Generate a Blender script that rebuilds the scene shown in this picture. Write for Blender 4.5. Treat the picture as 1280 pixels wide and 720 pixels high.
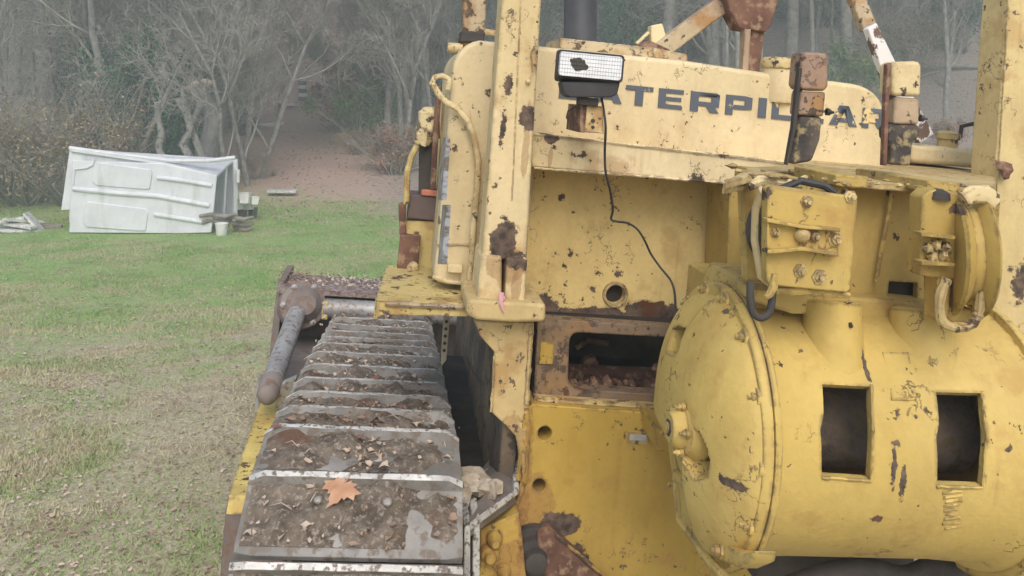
import bpy, bmesh, math, random
import numpy as np
from mathutils import Vector, Matrix, noise
random.seed(7); rng = np.random.default_rng(7)
PI = math.pi; R_ = math.radians
for o in list(bpy.data.objects): bpy.data.objects.remove(o)
sc = bpy.context.scene
COL = sc.collection
# ------------------------------------------------------------------ camera, sky, sun, exposure
HC = 2.08; F = 1050.0; HY = 114.0          # eye height, focal length in px of a 1280 wide picture, horizon row
cam = bpy.data.cameras.new('camera'); camo = bpy.data.objects.new('camera', cam); COL.objects.link(camo)
camo.location = (0, 0, HC); camo.rotation_euler = (R_(90), 0, 0)
cam.sensor_width = 36; cam.lens = 36*F/1280; cam.shift_y = -(360-HY)/1280
cam.clip_start = .05; cam.clip_end = 900
sc.camera = camo
SUN_EL, SUN_ROT = 46, 172
w = bpy.data.worlds.new('World'); sc.world = w; w.use_nodes = True
nt = w.node_tree; bg = nt.nodes['Background']
sky = nt.nodes.new('ShaderNodeTexSky'); sky.sky_type = 'NISHITA'; sky.sun_disc = False
sky.sun_elevation = R_(SUN_EL); sky.sun_rotation = R_(SUN_ROT); sky.dust_density = 4; sky.air_density = 1.2; sky.ozone_density = 1.5
nt.links.new(sky.outputs[0], bg.inputs[0]); bg.inputs[1].default_value = .15
sun = bpy.data.lights.new('sun', 'SUN'); suno = bpy.data.objects.new('sun', sun); COL.objects.link(suno)
sun.energy = .9; sun.angle = R_(35); sun.color = (1, .95, .87)
# direction to sun: behind the viewer, a little to the right
az = R_(172); sd = Vector((math.sin(az)*math.cos(R_(SUN_EL)), math.cos(az)*math.cos(R_(SUN_EL)), math.sin(R_(SUN_EL))))
suno.rotation_euler = sd.to_track_quat('Z', 'Y').to_euler()
sc.view_settings.view_transform = 'Standard'; sc.view_settings.look = 'None'
sc.view_settings.exposure = .5; sc.view_settings.gamma = 1
sc.cycles.max_bounces = 6; sc.cycles.volume_bounces = 1
sc.cycles.transparent_max_bounces = 8

# ------------------------------------------------------------------ frames
PSI, ROLL = R_(6.84), R_(5.0)
RD = Matrix.Rotation(PSI, 3, 'Z') @ Matrix.Rotation(ROLL, 3, 'Y')
RDT = RD.transposed()
C0 = Vector((1.05, 3.4, -2.06))            # machine's base, measured from the eye in the machine's own axes
def D(u, v, w_): return Vector((u, v, w_)) - C0
def ray(px, py): return RDT @ Vector(((px-640)/F, 1, (HY-py)/F))
def P(px, py, v):
    r = ray(px, py); r = r*(v/r.y); return r - C0
def PU(px, py, u):                          # on a plane u = const
    r = ray(px, py); r = r*(u/r.x); return r - C0
def PW(px, py, w_):
    r = ray(px, py); r = r*(w_/r.z); return r - C0
def Wp(px, py, Y): return Vector(((px-640)/F*Y, Y, HC+(HY-py)/F*Y))

# ------------------------------------------------------------------ node helpers
class NT:
    def __init__(s, name):
        s.m = bpy.data.materials.new(name); s.m.use_nodes = True; s.t = s.m.node_tree; s.n = s.t.nodes
        s.b = s.n['Principled BSDF']; s.co = s.n.new('ShaderNodeTexCoord').outputs['Object']
    def lk(s, a, b): s.t.links.new(a, b)
    def put(s, sock, v):
        if hasattr(v, 'links') or isinstance(v, bpy.types.NodeSocket): s.lk(v, sock)
        else: sock.default_value = v
    def mapv(s, scale=(1,1,1), loc=(0,0,0), src=None):
        m = s.n.new('ShaderNodeMapping'); s.lk(src or s.co, m.inputs[0]); m.inputs[1].default_value = loc; m.inputs[3].default_value = scale; return m.outputs[0]
    def noise(s, scale, det=4, rough=.55, vec=None, dist=0):
        n = s.n.new('ShaderNodeTexNoise'); n.inputs['Scale'].default_value = scale; n.inputs['Detail'].default_value = det
        n.inputs['Roughness'].default_value = rough; n.inputs['Distortion'].default_value = dist
        s.lk(vec or s.co, n.inputs['Vector']); return n.outputs['Fac']
    def vor(s, scale, vec=None, out='Distance', rand=1):
        n = s.n.new('ShaderNodeTexVoronoi'); n.inputs['Scale'].default_value = scale; s.lk(vec or s.co, n.inputs['Vector']); return n.outputs[out]
    def ramp(s, v, a, b, lo=0., hi=1.):
        n = s.n.new('ShaderNodeMapRange'); n.clamp = True
        s.put(n.inputs[0], v); n.inputs[1].default_value = a; n.inputs[2].default_value = b; n.inputs[3].default_value = lo; n.inputs[4].default_value = hi; return n.outputs[0]
    def math(s, op, a, b=0.):
        n = s.n.new('ShaderNodeMath'); n.operation = op; s.put(n.inputs[0], a); s.put(n.inputs[1], b); return n.outputs[0]
    def mix(s, f, a, b):
        n = s.n.new('ShaderNodeMix'); n.data_type = 'RGBA'; s.put(n.inputs['Factor'], f)
        def c(v): return (*v, 1) if isinstance(v, tuple) and len(v) == 3 else v
        s.put(n.inputs[6], c(a)); s.put(n.inputs[7], c(b)); return n.outputs[2]
    def bump(s, h, st=.3, d=.01):
        n = s.n.new('ShaderNodeBump'); n.inputs['Strength'].default_value = st; n.inputs['Distance'].default_value = d
        s.put(n.inputs['Height'], h); s.lk(n.outputs[0], s.b.inputs['Normal'])
    def sep(s, vec=None):
        n = s.n.new('ShaderNodeSeparateXYZ'); s.lk(vec or s.co, n.inputs[0]); return n.outputs
    def blob(s, c, r, nz):                 # soft distance to an ellipsoid, broken up by nz
        m = s.mapv((1/r[0], 1/r[1], 1/r[2]), (-c[0]/r[0], -c[1]/r[1], -c[2]/r[2]))
        n = s.n.new('ShaderNodeVectorMath'); n.operation = 'LENGTH'; s.lk(m, n.inputs[0])
        return s.ramp(s.math('ADD', n.outputs['Value'], nz), 1.0, 1.12, 1, 0)
    def done(s, col, rough=.6, metal=0, spec=.5):
        s.put(s.b.inputs['Base Color'], (*col, 1) if isinstance(col, tuple) and len(col) == 3 else col)
        s.put(s.b.inputs['Roughness'], rough); s.put(s.b.inputs['Metallic'], metal); s.b.inputs['Specular IOR Level'].default_value = spec
        return s.m

def paint(name, a, b, chips=.62, specks=.66, rust=.35, patches=(), rusty=(), dirt=0., edge=.8, bump=.25, seed=0, darkz=None):
    t = NT(name); co = t.mapv(loc=(seed*1.7, seed*.9, seed*2.3))
    big = t.noise(1.6, 3, .5, co); med = t.noise(7, 6, .6, co); fine = t.noise(60, 3, .6, co)
    col = t.mix(t.ramp(big, .35, .65), a, b)
    col = t.mix(t.ramp(t.noise(3.2, 5, .6, t.mapv((1, 1, .5), (3, 1, 2))), .42, .78, 0, .65), col, tuple(x*.62 for x in b))
    col = t.mix(t.ramp(fine, .3, .7, 0, .12), col, (.22, .17, .1))
    # rusty run marks under the chips
    st = t.noise(1, 5, .6, t.mapv((22, 22, 1.3), (seed, 2, 0)))
    stm = t.math('MULTIPLY', t.ramp(st, .56, .72), t.ramp(med, .45, .62))
    col = t.mix(t.math('MULTIPLY', stm, rust), col, (.30, .12, .035))
    halo = t.ramp(med, chips-.09, chips+.01, 0, rust)
    col = t.mix(halo, col, (.36, .19, .06))
    # chips
    cn = t.noise(24, 9, .66, co); mm = t.ramp(t.noise(2.3, 2, .5, co), .36, .66, .07, -.05)
    c1 = t.ramp(t.math('ADD', cn, mm), chips+.012, chips+.04)
    c2 = t.ramp(t.math('ADD', t.noise(48, 3, .55, co), t.ramp(t.noise(3.1, 3, .5, co), .35, .65, .05, -.09)), specks, specks+.02)
    chip = t.math('MAXIMUM', c1, t.math('MULTIPLY', c2, .9))
    cr = t.math('ABSOLUTE', t.math('SUBTRACT', t.noise(13, 6, .6, t.mapv(loc=(seed*3, 1, 4))), .5))
    cr = t.math('MULTIPLY', t.ramp(cr, .012, .004), t.ramp(t.noise(5.5, 3, .6, t.mapv(loc=(1, seed*2, 4))), .56, .60))
    chip = t.math('MAXIMUM', chip, t.math('MULTIPLY', cr, .75))
    gm = t.ramp(t.noise(2.6, 8, .72, t.mapv((1.3, 1, .8), (seed, 6, 1))), .5, .72, 0, .45)
    col = t.mix(gm, col, tuple(x*y for x, y in zip(b, (.52, .46, .42))))
    if edge > 0:
        bv = t.n.new('ShaderNodeBevel'); bv.samples = 3; bv.inputs[0].default_value = .011
        ge = t.n.new('ShaderNodeNewGeometry'); dt = t.n.new('ShaderNodeVectorMath'); dt.operation = 'DOT_PRODUCT'
        t.lk(bv.outputs[0], dt.inputs[0]); t.lk(ge.outputs['Normal'], dt.inputs[1])
        e = t.math('MULTIPLY', t.ramp(dt.outputs['Value'], .985, .93), t.ramp(t.noise(14, 7, .72, co), .46, .52))
        chip = t.math('MAXIMUM', chip, t.math('MULTIPLY', e, edge))
    pn = t.ramp(t.noise(26, 7, .7), .25, .75, -.55, .55)
    rn = t.ramp(t.noise(9, 7, .7), .25, .75, -.7, .7)
    for c, r in rusty:
        col = t.mix(t.math('MULTIPLY', t.blob(c, r, rn), .5), col, t.mix(t.ramp(fine, .3, .7), (.16, .07, .03), (.38, .20, .075)))
    pn2 = t.ramp(t.noise(75, 6, .7), .3, .7, -.75, .75)
    for c, r in patches: chip = t.math('MAXIMUM', chip, t.blob(c, r, pn2 if min(r) < .022 else pn))
    ccol = t.mix(t.ramp(t.noise(33, 5, .6), .35, .65), (.05, .038, .034), (.17, .12, .09))
    ccol = t.mix(t.ramp(t.noise(6, 3, .5), .55, .7), ccol, (.12, .05, .025))
    col = t.mix(chip, col, ccol)
    if dirt > 0:
        d = t.ramp(t.noise(4.5, 7, .65, t.mapv(loc=(5, 5, 5))), .62-.3*dirt, .75-.2*dirt, 0, .9)
        col = t.mix(d, col, t.mix(t.ramp(fine, .35, .65), (.09, .065, .045), (.2, .15, .1)))
    h = t.math('SUBTRACT', t.math('ADD', t.math('MULTIPLY', t.noise(5, 4, .5, co), 1.1), t.math('MULTIPLY', fine, .22)), t.math('MULTIPLY', chip, .25))
    t.bump(h, bump*1.25, .012)
    return t.done(col, t.math('ADD', t.ramp(chip, 0, 1, .56, .85), t.ramp(med, .3, .7, -.1, .12)), 0, .3)

def simple(name, a, b, sc_=8, rough=.7, metal=0, bump=.3, c=None, fine=50, bd=.01, spec=.4):
    t = NT(name); n = t.noise(sc_, 6, .6); f = t.noise(fine, 4, .6)
    col = t.mix(t.ramp(n, .35, .65), a, b)
    if c: col = t.mix(t.ramp(f, .52, .62), col, c)
    t.bump(t.math('ADD', n, t.math('MULTIPLY', f, .4)), bump, bd)
    return t.done(col, rough, metal, spec)

# ------------------------------------------------------------------ mesh helpers
class MB:
    def __init__(s): s.v = []; s.f = []
    def add(s, vs, fs):
        k = len(s.v); s.v += [tuple(p) for p in vs]; s.f += [tuple(i+k for i in f) for f in fs]; return s
    def prism(s, pts, ext):                # planar polygon, extruded
        n = len(pts); ext = Vector(ext); q = [Vector(p) for p in pts]
        return s.add(q+[p+ext for p in q], [tuple(range(n)), tuple(reversed(range(n, 2*n)))]+[(i, i+n, (i+1) % n+n, (i+1) % n) for i in range(n)])
    def box(s, a, b):
        x0, y0, z0 = [min(a[i], b[i]) for i in range(3)]; x1, y1, z1 = [max(a[i], b[i]) for i in range(3)]
        return s.prism([(x0, y0, z0), (x1, y0, z0), (x1, y0, z1), (x0, y0, z1)], (0, y1-y0, 0))
    def tube(s, pts, r, n=10, cap=True, sq=1.):
        pts = [Vector(p) for p in pts]; rs = r if hasattr(r, '__len__') else [r]*len(pts)
        vs = []; fs = []; prev = None
        for i, p in enumerate(pts):
            d = (pts[min(i+1, len(pts)-1)]-pts[max(i-1, 0)]); d = d.normalized() if d.length > 1e-9 else Vector((0, 0, 1))
            if prev is None:
                a = d.cross(Vector((0, 0, 1)));  a = a if a.length > .1 else d.cross(Vector((1, 0, 0)))
            else: a = prev - d*prev.dot(d)
            a.normalize(); b = d.cross(a); prev = a
            for k in range(n):
                t = 2*PI*k/n; vs.append(p+(a*math.cos(t)+b*math.sin(t)*sq)*rs[i])
        for i in range(len(pts)-1):
            for k in range(n): fs.append((i*n+k, i*n+(k+1) % n, (i+1)*n+(k+1) % n, (i+1)*n+k))
        if cap: fs += [tuple(reversed(range(n))), tuple(range((len(pts)-1)*n, len(pts)*n))]
        return s.add(vs, fs)
    def lathe(s, c, ax, prof, n=32, caps=True, closed=False):   # prof: (along, radius)
        c = Vector(c); ax = Vector(ax).normalized(); a = ax.cross(Vector((0, 0, 1))); a = a if a.length > .1 else ax.cross(Vector((1, 0, 0)))
        a.normalize(); b = ax.cross(a); vs = []; fs = []
        for t, r in prof:
            for k in range(n): vs.append(c+ax*t+(a*math.cos(2*PI*k/n)+b*math.sin(2*PI*k/n))*r)
        m = len(prof)
        for i in range(m if closed else m-1):
            j = (i+1) % m
            for k in range(n): fs.append((i*n+k, j*n+k, j*n+(k+1) % n, i*n+(k+1) % n))
        if caps and not closed: fs += [tuple(range(n)), tuple(reversed(range((m-1)*n, m*n)))]
        return s.add(vs, fs)
    def ball(s, c, r, n=8, jit=0, sq=(1, 1, 1)):
        c = Vector(c); vs = []; fs = []; m = max(4, n//2)
        for i in range(m+1):
            for k in range(n):
                ph = PI*i/m; th = 2*PI*k/n
                d = Vector((math.sin(ph)*math.cos(th)*sq[0], math.sin(ph)*math.sin(th)*sq[1], math.cos(ph)*sq[2]))
                q = 1+jit*noise.noise(d*1.7+c*9)*2
                vs.append(c+d*r*q)
        for i in range(m):
            for k in range(n): fs.append((i*n+k, (i+1)*n+k, (i+1)*n+(k+1) % n, i*n+(k+1) % n))
        return s.add(vs, fs)
    def weld(s, a, b, r=.006, step=.012):  # a lumpy bead
        a = Vector(a); b = Vector(b); n = max(3, int((b-a).length/step)); ps = []; rs = []
        for i in range(n+1):
            ps.append(a.lerp(b, i/n)+Vector([random.uniform(-.25, .25)*r for _ in range(3)])); rs.append(r*random.uniform(.65, 1.35))
        return s.tube(ps, rs, 6)
    def build(s, name, mat, parent=None, bevel=0, smooth=40, recalc=True, subd=0):
        me = bpy.data.meshes.new(name); me.from_pydata(s.v, [], s.f)
        bm = bmesh.new(); bm.from_mesh(me); bmesh.ops.remove_doubles(bm, verts=bm.verts, dist=1e-6)
        if recalc: bmesh.ops.recalc_face_normals(bm, faces=bm.faces)
        for f in bm.faces: f.smooth = True
        if smooth is not None:
            for e in bm.edges:
                if len(e.link_faces) == 2 and e.calc_face_angle(0) > R_(smooth): e.smooth = False
        bm.to_mesh(me); bm.free()
        o = bpy.data.objects.new(name, me); COL.objects.link(o); o.parent = parent
        if mat: me.materials.append(mat)
        if bevel:
            m = o.modifiers.new('bevel', 'BEVEL'); m.width = bevel; m.segments = 2; m.limit_method = 'ANGLE'; m.angle_limit = R_(38); m.harden_normals = True
        if subd:
            m = o.modifiers.new('sub', 'SUBSURF'); m.levels = m.render_levels = subd
        return o
def cut(o, mb):                            # carve mb out of o, once, leaving no helper
    c = mb.build('cutter', None, o.parent); bpy.context.view_layer.update(); dg = bpy.context.evaluated_depsgraph_get()
    mods = [(m.width) for m in o.modifiers if m.type == 'BEVEL']; o.modifiers.clear()
    m = o.modifiers.new('b', 'BOOLEAN'); m.object = c; m.operation = 'DIFFERENCE'; m.solver = 'EXACT'
    dg = bpy.context.evaluated_depsgraph_get(); dg.update()
    me = bpy.data.meshes.new_from_object(o.evaluated_get(dg)); o.modifiers.clear(); o.data = me
    cm = c.data; bpy.data.objects.remove(c); bpy.data.meshes.remove(cm)
    bm = bmesh.new(); bm.from_mesh(me)
    for f in bm.faces: f.smooth = True
    for e in bm.edges: e.smooth = not (len(e.link_faces) == 2 and e.calc_face_angle(0) > R_(35))
    bm.to_mesh(me); bm.free()
    if mods:
        m = o.modifiers.new('bevel', 'BEVEL'); m.width = mods[0]; m.segments = 2; m.limit_method = 'ANGLE'; m.angle_limit = R_(40)
    return o
def tag(o, label=None, cat=None, group=None, kind=None):
    if label: o['label'] = label
    if cat: o['category'] = cat
    if group: o['group'] = group
    if kind: o['kind'] = kind
    return o
def empty(name, loc, rot=(0, 0, 0)):
    o = bpy.data.objects.new(name, None); COL.objects.link(o); o.location = loc; o.rotation_euler = rot; o.empty_display_size = .2; return o
def copy_tree(o, parent=None):
    c = o.copy(); COL.objects.link(c); c.parent = parent
    for ch in list(o.children): copy_tree(ch, c)
    return c
class Bolts:                               # every bolt a mesh of its own
    def __init__(s): s.l = []
    def nut(s, *a, **k): b = MB(); hexnut(b, *a, **k); s.l.append(b)
    def lathe(s, *a, **k): b = MB(); b.lathe(*a, **k); s.l.append(b)
    def ball(s, *a, **k): b = MB(); b.ball(*a, **k); s.l.append(b)
    def build(s, name, mat, parent): return [b.build(name, mat, parent) for b in s.l]
def pp(pts, v, sh=0): return [P(x, y, v)+Vector((0, sh, 0)) for x, y in pts]
def dbox(mb, tl, br, v, th):               # machine-aligned box from two picture corners of its rear face
    a = P(*tl, v); b = P(*br, v); return mb.box((a.x, a.y, b.z), (b.x, a.y+th, a.z))
def hexnut(mb, c, r=.011, h=.012, ax=(0, -1, 0)):
    mb.lathe(c, ax, [(-.004, r*1.5), (.003, r*1.5), (.0031, r), (h, r), (h+.002, r*.75)], 6)
    mb.lathe(c, ax, [(h, r*.55), (h+.008, r*.5)], 8)

# ------------------------------------------------------------------ ground
def sstep(a, b, x):
    t = min(1, max(0, (x-a)/(b-a))); return t*t*(3-2*t)
def ground_z(x, y):
    z = -.90*sstep(3, 17, y)
    z += -.0875*max(0, min(x, 4))*(1-sstep(7, 14, y))
    start = 40 - 16*sstep(2, 9, x) - 12*sstep(-6, -16, x)
    z += 1.9*sstep(18, 44, y)
    d = max(0, y-start)
    z += .30*d*sstep(0, 22, d) + .006*d*sstep(10, 40, d)*min(d, 60)/2
    z += .12*noise.noise(Vector((x*.22, y*.22, 0))) * sstep(5, 9, y) + .03*noise.noise(Vector((x*.9, y*.9, 3)))*sstep(3, 6, y)
    z += 1.2*noise.noise(Vector((x*.06, y*.06, 7)))*sstep(30, 55, y)
    return z
def on(px, py, y0=3):                      # where a ray meets the ground
    lo = Y = y0
    while Y < 140:
        p = Wp(px, py, Y)
        if p.z < ground_z(p.x, p.y): break
        Y *= 1.01
    p = Wp(px, py, Y); return Vector((p.x, p.y, ground_z(p.x, p.y)))
def mat_ground():
    t = NT('ground'); x = t.sep()
    n1 = t.noise(1.0, 8, .72); n2 = t.noise(6, 7, .7); n3 = t.noise(38, 5, .7); n4 = t.noise(.35, 3, .5)
    green = t.mix(t.ramp(n3, .3, .7), (.16, .27, .075), (.36, .50, .20))
    brown = t.mix(t.ramp(n3, .3, .7), (.27, .24, .16), (.56, .50, .37))
    lawn = t.mix(t.ramp(t.math('ADD', t.math('MULTIPLY', n1, .6), t.math('MULTIPLY', n2, .45)), .46, .60), brown, green)
    # greener strip further out, browner near
    far = t.ramp(x[1], 5.5, 12, -.12, .13)
    lawn = t.mix(t.ramp(t.math('ADD', t.math('ADD', t.math('MULTIPLY', n1, .55), t.math('MULTIPLY', n2, .5)), far), .46, .60), brown, green)
    lawn = t.mix(t.ramp(t.noise(1.7, 7, .7, t.mapv(loc=(9, 2, 0))), .53, .62, 0, .6), lawn, (.26, .195, .13))
    lit = t.mix(t.ramp(n3, .35, .65), (.20, .165, .14), (.50, .42, .37))
    lit = t.mix(t.ramp(n2, .55, .7), lit, (.14, .17, .09))
    f = t.math('ADD', x[1], t.ramp(n2, .3, .7, -3, 3)); f = t.math('ADD', f, t.ramp(x[0], -9, -2, -1, 2))
    m = t.ramp(f, 20.5, 24)
    tx = t.math('ADD', t.math('ADD', x[0], t.math('MULTIPLY', x[1], .255)), t.ramp(n2, .3, .7, -.8, .8))
    tr_ = t.ramp(t.math('ABSOLUTE', tx), 3.2, 2.0)
    lit = t.mix(t.ramp(t.vor(4.5), .28, .12, 0, .6), lit, (.12, .09, .065))
    lit = t.mix(tr_, lit, t.mix(t.ramp(n3, .35, .65), (.30, .20, .165), (.68, .50, .43)))
    col = t.mix(m, lawn, lit)
    # worn track of fallen leaves and stones
    spk = t.vor(9); col = t.mix(t.ramp(spk, .16, .10), col, t.mix(n3, (.16, .09, .05), (.36, .27, .2)))
    t.bump(t.math('ADD', n3, t.math('MULTIPLY', n2, 1.5)), .45, .03)
    return t.done(col, .95, 0, .1)
xs = np.concatenate([np.arange(-95, -24, 3.), np.arange(-24, 26, .5), np.arange(26, 120, 3.)])
ys = np.concatenate([np.arange(-14, 0, 2.), np.arange(0, 30, .5), np.arange(30, 60, 1.), np.arange(60, 190, 4.)])
g = MB(); nx = len(xs)
g.v = [(x, y, ground_z(x, y)) for y in ys for x in xs]
g.f = [(j*nx+i, j*nx+i+1, (j+1)*nx+i+1, (j+1)*nx+i) for j in range(len(ys)-1) for i in range(nx-1)]
M_ground = mat_ground()
tag(g.build('ground', M_ground, smooth=None, recalc=False), kind='structure')

# ------------------------------------------------------------------ grass, leaves
def mat_grass():
    t = NT('grass'); n1 = t.noise(.9, 6, .6); n3 = t.noise(25, 2, .6)
    c = t.mix(n3, (.13, .25, .07), (.34, .48, .18)); c = t.mix(t.math('ADD', t.ramp(n1, .44, .56, .8, 0), t.ramp(t.sep()[1], 4, 13, .22, 0)), c, (.47, .42, .28))
    t.b.inputs['Subsurface Weight'].default_value = 0
    return t.done(c, .8, 0, .2)
def mat_leaf():
    t = NT('dead_leaf'); n = t.vor(3.3, out='Color'); s = t.n.new('ShaderNodeSeparateColor'); t.lk(n, s.inputs[0])
    c = t.mix(s.outputs[0], (.26, .17, .12), (.58, .46, .36)); c = t.mix(t.ramp(s.outputs[1], .75, .8), c, (.5, .42, .35))
    return t.done(c, .8, 0, .2)
def scatter_blades():
    vs = []; fs = []; n = 0
    while n < 150000:
        Y = 3.0 + 19*random.random()**1.35; px = random.uniform(-20, 520)
        x = (px-640)/F*Y
        if x > -.95-.12*Y*.3 and Y < 6.5: continue
        nv = noise.noise(Vector((x*.9, Y*.9, 1.5)))+.5*noise.noise(Vector((x*3, Y*3, 4)))+.02*(Y-7)
        if nv < -.02 and random.random() < .6: continue
        z = ground_z(x, Y); a = random.uniform(0, 6.28); h = random.uniform(.010, .034)*(1.2 if nv > .15 else .7); wd = random.uniform(.002, .005)*(1+Y*.08)
        dx, dy = math.cos(a)*wd, math.sin(a)*wd; lx, ly = random.gauss(0, .018), random.gauss(0, .018)
        vs += [(x-dx, Y-dy, z-.003), (x+dx, Y+dy, z-.003), (x+lx, Y+ly, z+h)]; fs.append((n*3, n*3+1, n*3+2)); n += 1
    m = MB(); m.v = vs; m.f = fs; return m
def leaf_geo(m, c, s, nrm=None, flat=.5, shape=0):
    a = random.uniform(0, 6.28); ca, sa = math.cos(a), math.sin(a)
    k = random.choice([5, 6]); pts = []
    for i in range(k):
        th = 2*PI*i/k; r = s*(1 if i % 2 else random.uniform(.4, .8))
        x, y = r*math.cos(th), r*math.sin(th)*.7
        pts.append(Vector((c[0]+x*ca-y*sa, c[1]+x*sa+y*ca, c[2]+random.uniform(0, flat)*s)))
    pts.append(Vector(c)+Vector((0, 0, .1*s)))
    m.add(pts, [(i, (i+1) % k, k) for i in range(k)])
gr = scatter_blades().build('grass', mat_grass(), smooth=None, recalc=False); tag(gr, kind='stuff', label='short patchy grass growing across the lawn', cat='grass')
M_leaf = mat_leaf()
lm = MB()
for i in range(8500):
    Y = 3+19*random.random()**1.2; x = (random.uniform(-20, 520)-640)/F*Y
    if x > -1.0-.04*Y and Y < 6.5: continue
    leaf_geo(lm, (x, Y, ground_z(x, Y)+.008), random.uniform(.006, .017)*(1+.035*Y), flat=.7)
for i in range(16000):
    Y = random.uniform(19, 48); x = random.uniform(-16, 22)
    leaf_geo(lm, (x, Y, ground_z(x, Y)+.01), random.uniform(.025, .065), flat=.5)
tag(lm.build('leaf_litter', M_leaf, smooth=None, recalc=False), kind='stuff', label='brown fallen leaves strewn over lawn and trail', cat='leaves')

# ------------------------------------------------------------------ woods
M_bark = simple('bark', (.18, .17, .16), (.36, .345, .33), 5, .95, bump=.8, fine=30, bd=.03)
M_bark_pale = simple('bark_pale', (.22, .21, .2), (.4, .39, .37), 3, .95, bump=.6, c=(.12, .11, .1), fine=12, bd=.03)
M_twig = simple('twig', (.26, .24, .22), (.42, .39, .365), 2, .95, bump=0)
def mat_leafy(name, a, b, c):
    t = NT(name); n = t.noise(1.3, 3, .5); v = t.vor(7, out='Color'); s = t.n.new('ShaderNodeSeparateColor'); t.lk(v, s.inputs[0])
    col = t.mix(s.outputs[0], a, b); col = t.mix(t.ramp(n, .5, .68), col, c)
    return t.done(col, .75, 0, .25)
M_ever = mat_leafy('evergreen_leaves', (.045, .12, .08), (.13, .26, .17), (.09, .17, .075))
M_green = mat_leafy('green_leaves', (.08, .16, .045), (.18, .28, .10), (.25, .24, .10))
M_brownb = mat_leafy('brown_leaves', (.24, .175, .12), (.42, .32, .22), (.26, .27, .13))
M_red = mat_leafy('russet_leaves', (.25, .12, .08), (.44, .25, .17), (.3, .21, .12))

def tree_meshes(seed, h, r0, lean=.12, fork=.35, twigs=1.0, crook=.5, depth=4, low=.25):
    rnd = random.Random(seed); tr = MB(); cr = MB()
    def grow(p, d, L, r, lv):
        n = 7 if lv == 0 else 5 if lv < 3 else 3
        pts = [p]; rs = [r]; q = Vector(p); dd = Vector(d); kids = []
        for i in range(n):
            dd = (dd+Vector((rnd.gauss(0, crook*.18), rnd.gauss(0, crook*.18), rnd.gauss(.02, .08) if lv else .04))).normalized()
            q = q+dd*(L/n); rr = r*(1-(i+1)/n*(.62 if lv == 0 else .85)); pts.append(q.copy()); rs.append(max(rr, .0075)); kids.append((q.copy(), dd.copy(), rr, (i+1)/n))
        (tr if lv == 0 else cr).tube(pts, rs, 8 if lv == 0 else 5 if lv == 1 else 3, cap=(lv < 2))
        if lv >= depth: return
        cnt = [13, 8, 6, 4][min(lv, 3)]
        for k in range(int(cnt*(twigs if lv else 1))):
            q, dd2, rr, t = kids[min(n-1, int((low+(1-low)*rnd.random())*n))] if lv == 0 else kids[rnd.randrange(n)]
            a = rnd.uniform(0, 2*PI); s = dd2.cross(Vector((math.cos(a), math.sin(a), .2))).normalized()
            ang = rnd.uniform(.5, 1.15); nd = (dd2*math.cos(ang)+s*math.sin(ang)+Vector((0, 0, .15))).normalized()
            grow(q, nd, L*rnd.uniform(.32, .58)*(1.05 if lv else .75), max(rr*rnd.uniform(.45, .7), .009), lv+1)
    grow(Vector((0, 0, -.3)), Vector((lean*rnd.uniform(-1, 1), lean*rnd.uniform(-1, 1), 1)).normalized(), h, r0, 0)
    return tr, cr
def tree_proto(name, seed, h, r0, bark=None, **k):
    tr, cr = tree_meshes(seed, h, r0, **k)
    root = empty(name, (0, 0, 0)); tr.build('trunk', bark or M_bark, root, smooth=60, recalc=False); cr.build('crown', M_twig, root, smooth=None, recalc=False)
    return root
protos = [tree_proto('bare_tree', 11, 13, .22, crook=.5), tree_proto('bare_tree', 12, 11, .15, crook=.8, low=.15), tree_proto('bare_tree', 13, 15, .26, crook=.35, low=.35),
          tree_proto('bare_tree', 14, 8, .09, crook=.9, low=.1), tree_proto('bare_tree', 15, 12, .13, crook=.45, low=.2)]
protos.append(tree_proto('bare_tree', 21, 14, .10, crook=.12, low=.5, lean=.04, depth=3))
used = [0]*6
def put_tree(k, x, y, rz=None, s=1, label=None, group=None, name=None):
    o = protos[k] if not used[k] else copy_tree(protos[k]); used[k] = 1
    o.location = (x, y, ground_z(x, y)); o.rotation_euler = (random.uniform(-.04, .04), random.uniform(-.04, .04), random.uniform(0, 6.28) if rz is None else rz); o.scale = (s, s, s)
    tag(o, label, 'tree', group); return o
def at_px(px, Y): x = (px-640)/F*Y; return x, Y
near = [(2, 62, 27, 1.1, 'thick bare grey trunk standing behind the brown bushes, leftmost tree'),
        (1, 132, 25, 1., 'crooked bare tree arching over the white fibreglass shell'),
        (4, 303, 27, .8, 'slim bare trunk just beyond the right end of the white shell'),
        (3, 322, 25, 1.0, 'thin twiggy sapling beside the junk pile at the shell'),
        (0, 527, 33, 1.05, 'grey straight trunk rising just left of the yellow control valve'),
        (1, 488, 30, .95, 'leaning dark bare tree beside the russet shrub'),
        (4, 505, 27, .7, 'thin bare tree near the foot of the leaf trail'),
        (3, 340, 33, 1.0, 'twiggy small tree overhanging the leaf trail')]
for k, px, Y, s, l in near: put_tree(k, *at_px(px, Y), s=s, label=l)
GT = 'bare trees on the hazy hillside'
i = 0; rr = random.Random(5)
while i < 100:
    px = rr.uniform(-80, 1300); Y = rr.uniform(30, 66)
    x = (px-640)/F*Y
    if 305 < px < 480 and Y < 56: continue
    if px > 640 and (px < 760 or rr.random() < .25): continue
    k = rr.randrange(5); wh = 'left of the bulldozer' if px < 560 else 'seen above the tank of the bulldozer'
    put_tree(k, x, Y, s=rr.uniform(.75, 1.2), label='%s bare grey tree on the hazy hillside, %s' % (['thick', 'crooked', 'tall straight', 'short twiggy', 'slim'][k], wh), group=['thick', 'crooked', 'tall straight', 'short twiggy', 'slim'][k]+' trees, '+wh); i += 1
j = 0
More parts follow.
